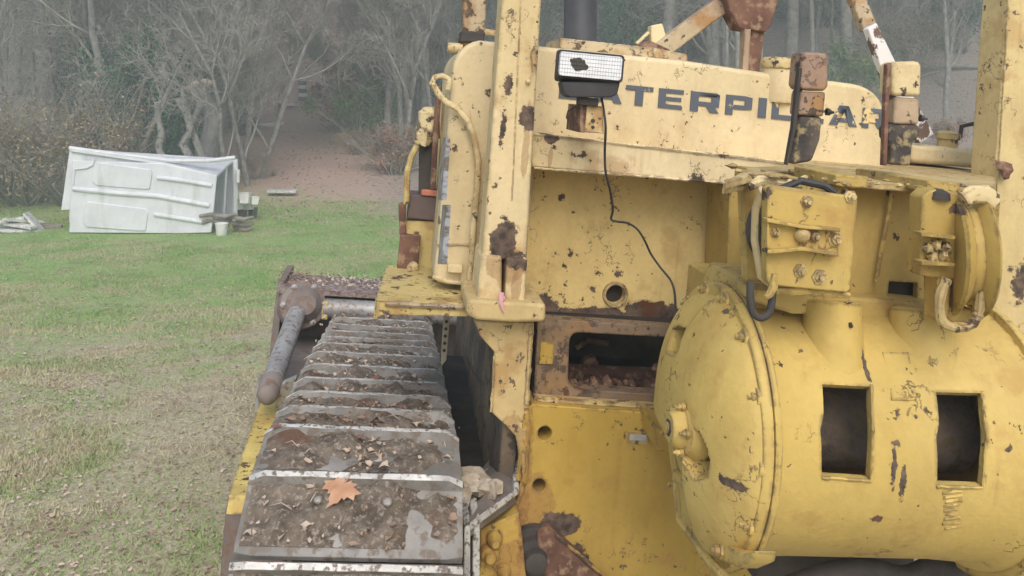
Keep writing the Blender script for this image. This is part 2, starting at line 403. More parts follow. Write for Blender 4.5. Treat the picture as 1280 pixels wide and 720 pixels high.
while j < 55:
    px = rr.uniform(-60, 1290); Y = rr.uniform(25, 50)
    if 305 < px < 480 or 580 < px < 760: continue
    wh = 'left of the bulldozer' if px < 560 else 'seen above the tank of the bulldozer'
    put_tree(5, (px-640)/F*Y, Y, s=rr.uniform(.7, 1.25), label='slender upright bare tree in the wood %s' % wh, group='slender upright bare trees, '+wh); j += 1
for k in range(5):
    if not used[k]: put_tree(k, -5-k, 50, label='bare grey tree standing in the hazy wood on the hillside', group=GT)
KD = ['thick', 'crooked', 'tall straight', 'short twiggy', 'slim']
for k, px, Y, sc_2 in [(3, 20, 24, 1), (3, 90, 26, 1.1), (1, 175, 28, .7), (3, 235, 28, .9), (3, 285, 23, .8), (3, 312, 24, .9), (3, 490, 33, 1.), (1, 500, 29, .8), (3, 515, 28, 1.), (4, 545, 30, .8), (3, 150, 23, .9), (3, 55, 30, 1.2)]:
    put_tree(k, *at_px(px, Y), s=sc_2, label='%s bare sapling at the edge of the wood beyond the lawn' % KD[k], group='bare saplings along the edge of the wood, '+KD[k])
# far wood that reads as one mass
fw = MB()
src = [tree_meshes(40+i, 13, .2, twigs=.9, crook=.5, depth=3) for i in range(3)]
for i in range(520):
    y = random.uniform(56, 120); x = random.uniform(-75, 85)*(y/100)
    t_, c_ = src[i % 3]; a = random.uniform(0, 6.28); ca, sa = math.cos(a), math.sin(a); s = random.uniform(.7, 1.2); z = ground_z(x, y)
    for m_ in (t_, c_): fw.add([(x+s*(p[0]*ca-p[1]*sa), y+s*(p[0]*sa+p[1]*ca), z+s*p[2]) for p in m_.v], m_.f)
tag(fw.build('far_wood', M_twig, smooth=None, recalc=False), kind='stuff', label='dense mass of bare trees on the far hillside', cat='wood')

def bush(name, seed, n, size, leaf, mat, stems=12, dens=1):
    rnd = random.Random(seed); lv = MB(); st = MB()
    cl = [(Vector((rnd.gauss(0, .38), rnd.gauss(0, .38), rnd.uniform(.1, 1))), rnd.uniform(.12, .33)) for _ in range(14)]
    for i in range(n):
        c, r = rnd.choice(cl); p = c+Vector((rnd.gauss(0, r*.55), rnd.gauss(0, r*.55), rnd.gauss(0, r*.5)))
        if p.z < 0: p.z = -p.z
        p = Vector((p.x*size[0], p.y*size[1], p.z*size[2])); s = leaf*rnd.uniform(.6, 1.4)
        a = Vector((rnd.gauss(0, 1), rnd.gauss(0, 1), rnd.gauss(0, 1))).normalized(); b = a.cross(Vector((rnd.gauss(0, 1), rnd.gauss(0, 1), 1))).normalized()
        lv.add([p-a*s, p-b*s*.45, p+a*s, p+b*s*.45], [(0, 1, 2, 3)])
    for c, r in cl:
        p = Vector((c.x*size[0], c.y*size[1], c.z*size[2])); q = Vector((rnd.uniform(-.2, .2), rnd.uniform(-.2, .2), -.1))
        mid = q.lerp(p, .5)+Vector((rnd.gauss(0, .1), rnd.gauss(0, .1), .1)); st.tube([q, mid, p], [.03, .02, .008], 4)
        for _ in range(stems):
            e = p+Vector((rnd.gauss(0, .5)*size[0]*r*2, rnd.gauss(0, .5)*size[1]*r*2, rnd.uniform(-.1, .8)*size[2]*r*2)); st.tube([mid.lerp(p, rnd.random()), e], [.008, .003], 3, cap=False)
    root = empty(name, (0, 0, 0)); lv.build('foliage', mat, root, smooth=None, recalc=False); st.build('stem', M_twig, root, smooth=None, recalc=False)
    return root
def put_bush(b, px, Y, s, label, group=None, first=False, rz=None):
    s *= 1.3
    o = b if first else copy_tree(b); x, y = at_px(px, Y); o.location = (x, y, ground_z(x, y)-.05); o.scale = (s, s, s)
    o.rotation_euler = (0, 0, random.uniform(0, 6) if rz is None else rz); tag(o, label, 'shrub', group); return o
be = bush('evergreen_bush', 1, 8200, (1.7, 1.4, 3.2), .05, M_ever)
bb = bush('brown_bush', 2, 5200, (1.6, 1.2, 2.0), .034, M_brownb, 26)
bgn = bush('green_bush', 3, 3600, (1.5, 1.3, 1.9), .06, M_green, 14)
br = bush('russet_shrub', 4, 1500, (1.1, 1.1, 1.5), .06, M_red, 22)
put_bush(be, 160, 24.5, 1.0, 'dark evergreen bush rising behind the middle of the white shell', first=True)
put_bush(be, 215, 26.5, .85, 'dark evergreen bush under the pale broken trunks')
put_bush(be, 118, 29, 1.0, 'tall evergreen bush behind the crooked arching tree')
put_bush(be, 300, 34, .55, 'small evergreen bush behind the slim trunks by the trail')
put_bush(bb, 100, 21.5, 1.0, 'brown leafy thicket right behind the left end of the white shell', first=True)
put_bush(bb, 40, 21.5, 1.1, 'brown twiggy thicket at the left edge of the lawn')
put_bush(bb, 5, 22.5, 1.0, 'brown thicket cut by the left picture edge')
put_bush(bb, 318, 25, .35, 'low brown brush beside the junk pile')
put_bush(bb, 497, 26.5, .6, 'brown brush at the right side of the leaf trail')
put_bush(bgn, 452, 31, .9, 'green bush on the bank right of the leaf trail', first=True)
put_bush(bgn, 460, 37, 1.3, 'yellow green bush higher up the bank beside the trail')
put_bush(bgn, 1062, 33, 1.0, 'bright green bush on the slope behind the filler neck')
put_bush(bgn, 395, 47, .7, 'low green shrub at the top of the leaf trail')
put_bush(br, 440, 35, 1.4, 'russet shrub above the green bush on the bank', first=True)
put_bush(br, 447, 29, .4, 'low russet shrub at the edge of the leaf trail')
put_bush(br, 498, 26, .7, 'reddish shrub by the thin tree beside the control valve')
for i, (px, Y, s, b, l) in enumerate([(790, 34, 1.2, be, 'dark evergreen bush behind the exhaust pipe'), (880, 38, 1.3, be, 'dark evergreen bush behind the rusty diagonal brace'),
        (1000, 40, 1.1, be, 'dark evergreen bush left of the bright green bush'), (1130, 36, 1.2, bb, 'brown brush on the slope right of the bright green bush'),
        (1200, 38, 1.3, be, 'dark evergreen bush beside the right canopy post'), (940, 32, .9, bb, 'brown brush behind the fork of the rusty braces'),
        (1110, 45, 1.5, be, 'dark evergreen bush above the brown brush, high on the right slope'), (1190, 29, .55, br, 'low russet brush on the bank near the right post'),
        (560, 42, 1.4, be, 'evergreen bush behind the yellow tank corner')]): put_bush(b, px, Y, s, l)
for i in range(44):
    px = rr.uniform(-60, 1290); Y = rr.uniform(40, 62)
    if 330 < px < 430: continue
    kb = rr.randrange(4); wh = 'left of the bulldozer' if px < 560 else 'above the tank of the bulldozer'; kn = ['dark evergreen', 'brown', 'green', 'brown'][kb]
    put_bush([be, bb, bgn, bb][kb], px, Y, rr.uniform(.8, 1.7), 'hazy %s undergrowth bush between hillside trees %s' % (kn, wh), kn+' undergrowth '+wh)
# pale broken trunks behind the shell
M_wood_pale = simple('split_wood', (.45, .34, .26), (.62, .55, .48), 6, .85, bump=.5)
def snag(px, Y, h, r, seed, label, cap=None, mat=None):
    x, y = at_px(px, Y); root = empty('broken_trunk', (x, y, ground_z(x, y))); m = MB(); rd = random.Random(seed)
    pts = [Vector((rd.gauss(0, .04)*i, rd.gauss(0, .04), -.2+h*i/7)) for i in range(8)]
    m.tube(pts, [r*(1.25-.45*i/7) for i in range(8)], 9); m.tube([pts[6], pts[7]+Vector((.1, 0, .25)), pts[7]+Vector((.16, 0, .5))], [r*.7, r*.4, .01], 5)
    m.build('trunk', mat or M_bark_pale, root)
    if cap:
        c = MB(); c.tube([pts[7]+Vector((-.25, 0, .02)), pts[7]+Vector((0, 0, .14)), pts[7]+Vector((.3, 0, .22)), pts[7]+Vector((.55, 0, .2))], [.05, .13, .12, .03], 7); c.build('limb', M_wood_pale, root)
    tag(root, label, 'tree')
M_palegrey = simple('trunk_palegrey', (.2, .19, .19), (.3, .29, .285), 3, .95, bump=.5, bd=.03)
snag(262, 23.2, 3.0, .26, 1, 'wide pale grey broken trunk with a split orange limb on top', cap=True, mat=M_palegrey)
snag(207, 22.2, 2.75, .10, 2, 'white barked broken trunk left of the wide pale one, tallest of three')
snag(228, 22.2, 2.8, .12, 3, 'white barked split trunk in the middle behind the shell')
snag(245, 22.4, 2.9, .10, 4, 'slim white barked trunk touching the wide pale trunk')

# ------------------------------------------------------------------ white fibreglass shell
t = NT('white_fibreglass'); n = t.noise(2.5, 5, .6)
c = t.mix(t.ramp(n, .35, .7), (.72, .74, .80), (.60, .62, .68)); c = t.mix(t.ramp(t.noise(1, 6, .65, t.mapv((3, 3, .7))), .55, .75, 0, .5), c, (.30, .32, .26))
t.bump(n, .15, .03); M_white = t.done(c, .45, 0, .4)
def WQ(Y): return lambda x, y: Wp(x, y, Y)
YS = 17.6; sx = Wp(180, 290, YS); root = empty('fibreglass_shell', (sx.x, sx.y, sx.z)); off = Vector(root.location)
def wl(pts, Y): return [Wp(x, y, Y)-off for x, y in pts]
m = MB(); m.prism(wl([(90, 200), (130, 202), (200, 204), (271, 219), (264, 291), (225, 292), (86, 291)], YS), (0, .05, 0)); m.build('side_panel', M_white, root, bevel=.02)
m = MB(); m.prism(wl([(87, 184), (216, 199), (215, 206), (100, 202), (92, 262), (76, 263)], YS+.12), (0, .07, 0)); m.build('flange', M_white, root, bevel=.015)
a = wl([(88, 186), (205, 203), (271, 219)], YS+.05); b = wl([(91, 184), (216, 196), (293, 198)], YS+1.3)
m = MB(); m.add([a[0], a[1], a[2], b[2], b[1], b[0]]+[p-Vector((0, 0, .05)) for p in (a[0], a[1], a[2], b[2], b[1], b[0])],
      [(0, 1, 4, 5), (1, 2, 3, 4), (6, 11, 10, 7), (7, 10, 9, 8), (0, 6, 7, 1), (1, 7, 8, 2), (2, 8, 9, 3), (3, 9, 10, 4), (4, 10, 11, 5), (5, 11, 6, 0)]); m.build('top_panel', M_white, root)
m = MB(); m.tube(wl([(87, 185), (130, 191), (215, 201), (262, 201), (294, 197)], YS+.1), .045, 8); m.build('rim', M_white, root)
m = MB(); m.prism(wl([(90, 186), (293, 199), (294, 287), (86, 286)], YS+1.35), (0, .05, 0)); m.build('back_panel', M_white, root)
m = MB(); m.tube(wl([(294, 199), (294, 240), (293, 275)], YS+1.2), .06, 8); m.tube(wl([(283, 206), (281, 240), (279, 278)], YS+.8), .03, 6); m.tube(wl([(297, 212), (297, 228)], YS+1.1), .05, 6); m.build('end_frame', M_white, root)
for pts, r in (([(197, 222), (230, 226), (265, 232)], .045), ([(92, 236), (140, 241), (197, 245), (262, 257)], .05), ([(193, 268), (225, 273), (256, 278)], .045)):
    m = MB(); m.tube(wl(pts, YS-.01), r, 8); m.build('rib', M_white, root)
for x0, y0, x1, y1 in ((118, 203, 190, 232), (106, 252, 185, 284)):
    m = MB(); q = wl([(x0+4, y0), (x1-3, y0+9), (x1, y0+13), (x1-3, y1+4), (x1-8, y1+5), (x0+2, y1), (x0-3, y1-5), (x0, y0+4)], YS-.03)
    m.prism(q, (0, .035, 0)); m.build('raised_panel', M_white, root, bevel=.018)
m = MB(); m.tube(wl([(118, 199), (116, 206), (108, 210), (93, 212), (91, 236)], YS-.015), .022, 6); m.build('groove_bead', M_white, root)
tag(root, 'large white fibreglass shell with ribs lying on its side at the edge of the lawn', 'shell')

# junk around it
M_plast = simple('white_plastic', (.72, .73, .73), (.8, .8, .8), 6, .5, bump=0)
M_board = simple('white_board', (.5, .51, .52), (.7, .7, .69), 5, .8, bump=.2, c=(.35, .33, .3), fine=18)
M_log = simple('weathered_wood', (.14, .12, .10), (.3, .27, .24), 8, .95, bump=.6)
M_dgrey = simple('dark_junk', (.07, .07, .07), (.14, .13, .13), 8, .8, bump=.3)
def thing_board(px, py, Y, L, wd, th, rz, tilt, mat, label, name='board', cat='board', roll=0, group=None):
    p = Wp(px, py, Y); gz = ground_z(p.x, p.y); p.z = max(p.z, gz+th*.5)
    m = MB(); m.box((-L/2, -wd/2, -th/2), (L/2, wd/2, th/2)); o = m.build(name, mat, None, bevel=th*.15)
    o.location = p; o.rotation_euler = (roll, tilt, rz); tag(o, label, cat, group); return o
for i, (px, py, L, wd, rz, tilt, l) in enumerate([
    (14, 288, 1.1, .25, .2, .02, 'broken white board lying flat at the left end of the scrap pile'),
    (20, 281, 1.0, .2, -.3, .08, 'white board lying across the top of the left scrap pile'),
    (8, 276, .7, .22, .4, -.12, 'white board sloping down at the left picture edge'),
    (44, 280, .62, .24, .1, .9, 'white board leaning steeply against the scrap pile'),
    (30, 276, .8, .15, .9, .2, 'narrow white strip topmost on the left scrap pile'),
    (28, 290, .9, .2, -.15, .03, 'dirty white board lowest of the left scrap pile'),
    (5, 290, .6, .3, .8, .05, 'short white panel piece at the picture edge corner')]):
    thing_board(px, py, 17.8+.05*i, L, wd, .06, rz, tilt, M_board, l, group='white boards in the left scrap pile')
thing_board(353, 239, 22.5, .75, .35, .05, .1, .02, M_board, 'pale flat board lying at the foot of the leaf trail')
thing_board(62, 287, 18.2, .5, .12, .1, .3, .1, M_log, 'short dark log between the scrap boards and the shell', 'log', 'log')
# bucket
p = on(277, 296, 12); root = empty('bucket', p); m = MB(); m.lathe((0, 0, 0), (0, 0, 1), [(0, .10), (.005, .105), (.24, .125), (.245, .135), (.26, .135), (.262, .12), (.03, .1)], 20); m.build('body', M_plast, root)
m = MB(); m.tube([Vector((.13*math.cos(a), .135*math.sin(a)*.4-.1, .22-.12*math.sin(a))) for a in np.linspace(0, PI, 9)], .004, 5); m.build('handle', M_dgrey, root)
tag(root, 'white plastic bucket standing in front of the stacked logs', 'bucket')
bz = p
for i, (dx, dz, L, r, rz, l) in enumerate([(-.15, .38, .75, .045, .1, 'bent grey log lying over the bucket, topmost of the log stack'), (.25, .32, .7, .05, -.15, 'grey log behind the bucket resting on the stack'),
        (-.2, .24, .6, .05, .3, 'short grey log left of the bucket in the stack'), (.32, .18, .45, .06, .1, 'dark log right of the bucket'), (.3, .07, .4, .06, -.2, 'dark log on the ground right of the bucket'),
        (-.5, .05, .8, .05, .35, 'flat grey log on the grass left of the bucket'), (-.35, .12, .7, .045, -.25, 'grey log leaning low against the shell')]):
    m = MB(); m.tube([Vector((-L/2, 0, 0)), Vector((-L/5, .03, .03)), Vector((L/5, -.02, -.02)), Vector((L/2, .02, .03))], [r*.8, r, r, r*.7], 8)
    o = m.build('log', M_log); o.location = (bz.x+dx, bz.y+.2+.05*i, bz.z+dz); o.rotation_euler = (0, 0, rz); tag(o, l, 'log', 'logs stacked by the bucket')
for i, (px, py, s, mt, l, c) in enumerate([(306, 248, .22, M_plast, 'white plastic tub on top of the junk pile right of the shell', 'tub'), (318, 251, .16, M_plast, 'small white container at the right of the junk pile', 'container'),
        (298, 256, .2, M_plast, 'white container pressed against the shell end', 'container'), (311, 259, .24, M_board, 'flat white tray in the middle of the junk pile', 'tray'),
        (303, 266, .24, M_dgrey, 'dark crate under the white tray', 'crate'), (316, 265, .18, M_dgrey, 'dark box at the right foot of the junk pile', 'box')]):
    p = Wp(px, py, 19+.1*i); m = MB(); h = s*(.5 if 'tray' in c else 1)
    m.add([Vector((a*s*k, b*s*.8*k, z)) for z, k in ((0, .42), (h, .5), (h*1.02, .55), (h*1.1, .55), (h*1.1, .47), (.1*s, .38)) for a, b in ((-1, -1), (1, -1), (1, 1), (-1, 1))],
          [(3, 2, 1, 0)]+[(j*4+k, j*4+(k+1) % 4, j*4+4+(k+1) % 4, j*4+4+k) for j in range(5) for k in range(4)]+[(20, 21, 22, 23)])
    o = m.build(c, mt, bevel=.008); o.location = (p.x, p.y, max(ground_z(p.x, p.y)-.01, p.z-h/2)); o.rotation_euler = (.1*(i % 3-1), .12*(i % 2), .5*i); tag(o, l, c)
# striped stack and white scrap by the top of the trail
p = Wp(378, 165, 42); root = empty('block_stack', (p.x, p.y, ground_z(p.x, p.y)))
for i in range(6):
    m = MB(); z = i*.2; m.box((-.17+.03*(i % 2), -.15, z), (.17+.03*(i % 2), .15, z+(.17 if i % 2 else .19))); m.build('block', M_plast if i % 2 else M_dgrey, root, bevel=.02)
tag(root, 'small upright stack of dark and pale blocks at the top of the leaf trail', 'blocks')
for px, py, l in ((358, 135, 'white scrap piece at the far end of the leaf trail'), (340, 158, 'white board beside the slim trees left of the trail head')):
    p = on(px, py, 20); m = MB(); m.box((-.6, -.2, 0), (.5, .2, .12)); o = m.build('scrap_panel', M_plast, bevel=.03); o.location = p; o.rotation_euler = (.1, -.08, .2); tag(o, l, 'scrap')
p = on(1195, 92, 20); m = MB(); m.tube([(-2, 0, .2), (0, .05, .25), (2, .1, .2)], [.07, .09, .07], 8); o = m.build('fallen_log', M_bark_pale); o.location = p; tag(o, 'pale fallen log on the slope left of the right canopy post', 'log')

# ------------------------------------------------------------------ BULLDOZER
root = empty('bulldozer', Vector((0, 0, HC)) + RD @ C0, RD.to_euler())
tag(root, 'old faded yellow bulldozer seen from behind, with a big winch and one worn crawler track', 'bulldozer')
B = root
CR, CR2 = (.77, .64, .40), (.68, .54, .28)           # sun-bleached paint
YE, YE2 = (.56, .385, .10), (.47, .315, .06)          # paint that kept its colour
WI, WI2 = (.66, .495, .175), (.57, .415, .12)
def q(px, py, v, r, rz=None): c = P(px, py, v); return (tuple(c), (r, .3, rz or r))
M_tank = paint('paint_tank', CR, (.72, .59, .34), .66, .69, .2, patches=[q(630, 130, 2.7, .02)], seed=1)
M_beam = paint('paint_beam', CR2, CR, .65, .68, .5, patches=[q(903, 190, 2.5, .02), q(689, 170, 2.5, .022), q(870, 225, 2.5, .02)], rusty=[q(688, 195, 2.5, .008, .05)], seed=2)
M_post = paint('paint_post', CR, CR2, .645, .68, .6, patches=[q(655, 146, 2.5, .026, .034), q(632, 105, 2.5, .012, .03), q(626, 292, 2.5, .036, .055), q(640, 318, 2.5, .05, .02), q(625, 160, 2.5, .008, .05)],
        rusty=[q(653, 180, 2.5, .010, .12), q(625, 325, 2.5, .05, .04), q(640, 350, 2.5, .014, .06)], seed=3)
M_post2 = paint('paint_right_post', (.72, .58, .28), CR2, .65, .68, .4, patches=[q(1262, 215, 2.7, .06, .05), q(1262, 340, 2.7, .11, .09)], seed=4)
M_panel = paint('paint_recess', (.80, .63, .28), (.74, .57, .24), .66, .665, .35, patches=[q(899, 298, 2.75, .038, .04), q(640+38, 385, 2.75, .05, .05), q(740, 392, 2.75, .16, .03), q(812, 386, 2.75, .10, .035), q(700, 245, 2.75, .012), q(770, 340, 2.75, .012)], seed=5)
M_low = paint('paint_low', YE, YE2, .665, .69, .5, patches=[q(680, 700, 2.45, .06, .10), q(712, 700, 2.45, .05, .05), q(695, 658, 2.45, .04, .04), q(712, 655, 2.45, .03)],
        rusty=[q(655, 600, 2.45, .02, .22), q(670, 640, 2.45, .06, .1), q(640, 690, 2.45, .09, .08)], seed=6)
M_frame = paint('paint_frame', (.30, .21, .13), (.17, .125, .10), .58, .63, .5, dirt=.6, seed=7)
M_brack = paint('paint_bracket', CR2, (.60, .46, .22), .62, .66, .5, rusty=[q(640, 560, 2.5, .04, .12)], dirt=.15, seed=8)
M_winch = paint('paint_winch', WI, WI2, .665, .70, .3, patches=[q(1103, 470, 1.6, .005, .03), q(1113, 580, 1.6, .005, .04), q(1124, 600, 1.6, .006, .03), q(1118, 552, 1.6, .012, .007), q(1098, 650, 1.6, .012, .008), q(1190, 390, 1.7, .03, .018), q(915, 605, 1.6, .018, .01), q(1060, 372, 1.7, .03, .01)], bump=.5, seed=9)
M_wupper = paint('paint_winch_top', (.56, .415, .14), (.49, .35, .10), .655, .69, .4, patches=[q(952, 243, 1.6, .022, .012), q(943, 280, 1.6, .012), q(945, 310, 1.6, .012), q(1200, 262, 1.6, .01)], bump=.45, seed=10)
M_plate = paint('paint_crusty', (.66, .52, .26), (.5, .38, .17), .62, .65, .7, bump=.8, seed=11)
M_capy = paint('paint_cap', (.80, .68, .40), (.66, .5, .26), .62, .65, .7, bump=.5, seed=12)
M_rustpaint = paint('rusty_paint', (.62, .52, .33), (.34, .23, .17), .585, .64, .8, bump=.6, seed=13)
M_fender = paint('paint_fender', (.72, .60, .27), (.62, .48, .19), .60, .66, .6, rusty=[q(540, 355, 3.0, .1, .03)], dirt=.12, seed=14)
M_rust = simple('rust', (.09, .045, .035), (.2, .105, .075), 9, .9, bump=.6, c=(.3, .2, .13), fine=26)
M_dark = simple('dark_iron', (.03, .028, .028), (.075, .065, .06), 8, .75, bump=.4)
M_black = simple('dark_cavity', (.018, .016, .015), (.05, .042, .036), 9, .9, bump=.4)  # near-black; in the cover slots and plate gap it stands in for shade
M_boot = simple('rubber_boot', (.03, .03, .034), (.06, .058, .06), 6, .6, bump=.2)
M_grime = simple('grimy_iron', (.03, .028, .03), (.13, .105, .085), 11, .7, bump=.6, c=(.30, .24, .13), fine=34)
M_steel = simple('worn_steel', (.42, .42, .415), (.66, .655, .64), 14, .5, metal=.2, bump=.35, c=(.16, .13, .11), fine=60)
M_grey = simple('grey_rod', (.28, .28, .285), (.44, .44, .45), 6, .5, metal=.3, bump=.2, c=(.22, .16, .12), fine=35)
M_shoe = simple('muddy_steel', (.14, .135, .125), (.31, .30, .285), 6, .7, bump=.5, c=(.17, .14, .115), fine=28)
M_exh = simple('exhaust_steel', (.07, .075, .09), (.13, .135, .15), 3, .5, metal=.4, bump=.1)

t = NT('trim_metal'); col = t.mix(t.ramp(t.noise(22, 6, .7), .45, .55), (.40, .41, .42), (.16, .13, .10)); M_trim = t.done(col, .5, .3)
# --- fuel tank, rear face v = 2.62
VT = 2.66
def arc(cx, cy, rx, ry, a0, a1, n): return [(cx+rx*math.cos(R_(a)), cy-ry*math.sin(R_(a))) for a in np.linspace(a0, a1, n)]
out = [(541, 352), (546, 300), (557, 180), (563, 108)] + arc(603, 92, 38, 42, 175, 95, 7) + [(680, 58), (860, 76), (1000, 97), (1040, 101)] + arc(1060, 140, 46, 36, 82, 12, 6) + [(1108, 222), (1000, 214), (672, 190), (655, 352), (600, 358), (560, 357)]
m = MB(); m.prism(pp(out, VT), (0, .75, 0)); tank = m.build('fuel_tank', M_tank, B, bevel=.018)
m = MB(); a = P(557, 170, VT); b = P(548, 332, VT); 
for k, (y0, y1) in enumerate(((172, 250), (256, 330))): m.prism([PU(553, y0, P(557, 200, VT).x+C0.x-.012), PU(558, y0, P(557, 200, VT).x+C0.x-.012), PU(552, y1, P(557, 200, VT).x+C0.x-.03), PU(547, y1, P(557, 200, VT).x+C0.x-.03)], (.012, 0, 0))
m.build('trim_strip', M_trim, tank)
m = MB(); m.tube(pp([(541, 345), (560, 352), (600, 356)], VT-.005), .007, 8); m.weld(P(545, 305, VT-.002), P(600, 306, VT-.002), .004); m.weld(P(640, 100, VT), P(640, 70, VT), .003)
m.build('seam', M_tank, tank)
m = MB(); dbox(m, (560, 330), (578, 342), VT-.03, .03); o = m.build('drain_bracket', M_tank, tank, bevel=.004)
# filler neck and cap
c = P(973, 106, VT+.035); r = .058
m = MB(); m.lathe(c-Vector((0, 0, .05)), (0, 0, 1), [(-.01, r*.95), (0, r), (.10, r), (.104, r*.97)], 28); fn = m.build('filler_neck', M_tank, B)
m = MB(); zc = .055; m.lathe(c, (0, 0, 1), [(zc-.005, r*.98), (zc, r*1.1), (zc+.012, r*1.13), (zc+.025, r*1.1), (zc+.034, r*.95), (zc+.036, r*.7), (zc+.03, r*.6), (zc+.034, .01)], 28); m.build('filler_cap', M_plate, fn)
# lettering
t = NT('letter_paint'); nz = t.math('ADD', t.noise(16, 6, .62), t.ramp(t.sep()[0], -.5, .3, -.09, -.02)); col = t.mix(t.ramp(nz, .56, .585), (.085, .10, .13), (.72, .545, .245)); M_letter = t.done(col, .6)
L = {'C': [((0, 0), (.28, 0), (.28, 1), (0, 1)), ((.28, 0), (1, 0), (1, .24), (.28, .24)), ((.28, .76), (1, .76), (1, 1), (.28, 1))],
     'A': [((0, 0), (.3, 0), (.52, .72), (.34, 1)), ((.34, 1), (.52, .72), (.66, 1)), ((.66, 1), (.52, .72), (.72, 0), (1, 0)), ((.36, .18), (.66, .18), (.61, .38), (.42, .38))],
     'T': [((0, .76), (1, .76), (1, 1), (0, 1)), ((.35, 0), (.65, 0), (.65, .76), (.35, .76))],
     'E': [((0, 0), (.3, 0), (.3, 1), (0, 1)), ((.3, 0), (1, 0), (1, .22), (.3, .22)), ((.3, .78), (1, .78), (1, 1), (.3, 1)), ((.3, .4), (.92, .4), (.92, .6), (.3, .6))],
     'R': [((0, 0), (.28, 0), (.28, 1), (0, 1)), ((.28, .78), (.85, .78), (1, 1-.08), (.88, 1), (.28, 1)), ((.72, .52), (1, .52), (1, .92), (.85, .78), (.72, .78)), ((.28, .3), (1, .3), (1, .52), (.28, .52)), ((.55, .3), (.7, 0), (1, 0), (.85, .3))],
     'P': [((0, 0), (.28, 0), (.28, 1), (0, 1)), ((.28, .78), (.72, .78), (.72, 1), (.28, 1)), ((.72, .3), (1, .36), (1, .94), (.72, 1)), ((.28, .3), (.72, .3), (.72, .52), (.28, .52))],
     'I': [((0, 0), (1, 0), (1, 1), (0, 1))], 'L': [((0, 0), (.3, 0), (.3, 1), (0, 1)), ((.3, 0), (1, 0), (1, .24), (.3, .24))]}
VL = VT-.004
lt = MB()
for ch, x0, x1 in (('C', 699, 735), ('A', 741, 778), ('T', 782, 816), ('E', 823, 854), ('R', 863, 899), ('P', 907, 940), ('I', 948, 958), ('L', 965, 994), ('L', 1002, 1030), ('A', 1037, 1072), ('R', 1078, 1107)):
    yt = lambda x: 106+(x-782)*.096
    for poly in L[ch]:
        pts = []
        for (a, b) in poly:
            x = x0+a*(x1-x0); hh = 24.5+.002*(x-780); y = yt(x)+hh*(1-b); pts.append(P(x-(y-yt(x))*.03+b*1.2, y, VL))
        lt.prism(pts, (0, .003, 0))
lt.build('lettering', M_letter, tank)

# --- rear beam below the tank, and the recessed panel under it
m = MB(); m.prism(pp([(660, 166), (990, 205), (1240, 226), (1240, 256), (920, 231), (664, 209)], 2.5), (0, .3, 0)); beam = m.build('rear_beam', M_beam, B, bevel=.008)
m = MB(); m.weld(P(664, 167, 2.495), P(985, 203, 2.495), .0035); m.weld(P(668, 210, 2.495), P(915, 229, 2.495), .004); m.build('weld_seam', M_beam, beam)
VP_ = 2.72
m = MB(); m.prism(pp([(640, 190), (1250, 235), (1250, 430), (640, 402)], VP_), (0, .03, 0)); pan = m.build('rear_panel', M_panel, B)
h = MB(); h.lathe(P(769, 368, VP_), (0, 1, 0), [(-.1, .032), (.2, .032)], 24); cut(pan, h)
m = MB(); m.lathe(P(769, 368, VP_), (0, -1, 0), [(0, .032), (.0, .044), (.007, .042), (.007, .033)], 24, closed=True); m.build('port_ring', M_plate, pan)
m = MB(); m.lathe(P(769, 368, VP_+.03), (0, 1, 0), [(0, .036), (.12, .036)], 20); m.build('port_pipe', M_black, pan)
# --- upper side cheek between post and panel
m = MB(); m.prism(pp([(655, 180), (665, 180), (655, 402), (643, 402)], 2.5), (0, .22, 0)); m.build('side_cheek', M_beam, B)
# right column of the recess, behind the winch
m = MB(); m.prism(pp([(912, 233), (940, 235), (940, 365), (908, 360)], 2.5), (0, .2, 0)); m.build('recess_column', M_wupper, B, bevel=.006)

# --- canopy posts
VO = 2.42
m = MB(); m.prism(pp([(628, -60), (682, -60), (677, 0), (658, 325), (602, 325), (627, 0)], VO), (0, .13, 0)); post = m.build('canopy_post', M_post, B, bevel=.01)
m = MB()
m.weld(P(652, -20, VO-.002), P(640, 250, VO-.002), .0025)
m.tube(pp([(668, 64), (668, 58), (664, 66), (666, 90), (660, 100)], VO-.008), .0022, 5); m.ball(P(660, 102, VO-.006), .008, 8)
m.build('weld_seam', M_post, post)
m = MB(); m.prism(pp([(601, 320), (628, 320), (627, 380), (595, 380)], VO-.03), (0, .20, 0)); m.prism(pp([(633, 322), (660, 322), (656, 380), (631, 380)], VO-.03), (0, .20, 0))
m.build('post_socket', M_post, B, bevel=.01)
m = MB(); m.prism(pp([(583, 374), (683, 380), (682, 403), (640, 404), (596, 401), (582, 394)], VO-.06), (0, .26, 0)); m.build('base_flange', M_brack, B, bevel=.012)
m = MB(); m.ball(P(627, 372, VO-.055), .011, 8, .3, (1, .6, 1)); m.tube(pp([(627, 366), (626, 378), (630, 390)], VO-.066), [.008, .006, .003], 6); m.build('pink_tape', simple('pink_tape', (.75, .35, .45), (.8, .5, .55), 20, .6), B)
m = MB(); m.prism(pp([(1264, -60), (1345, -60), (1345, 205), (1335, 420), (1240, 420), (1245, 205)], 2.55), (0, .13, 0)); p2 = m.build('canopy_post', M_post2, B, bevel=.01)
m = MB(); m.weld(P(1262, -20, 2.548), P(1246, 250, 2.548), .0025); m.build('weld_seam', M_post2, p2); m = MB(); m.ball(P(1256, 212, 2.53), .03, 9, .5, (1, .5, .8)); m.build('torn_stub', M_rust, p2)

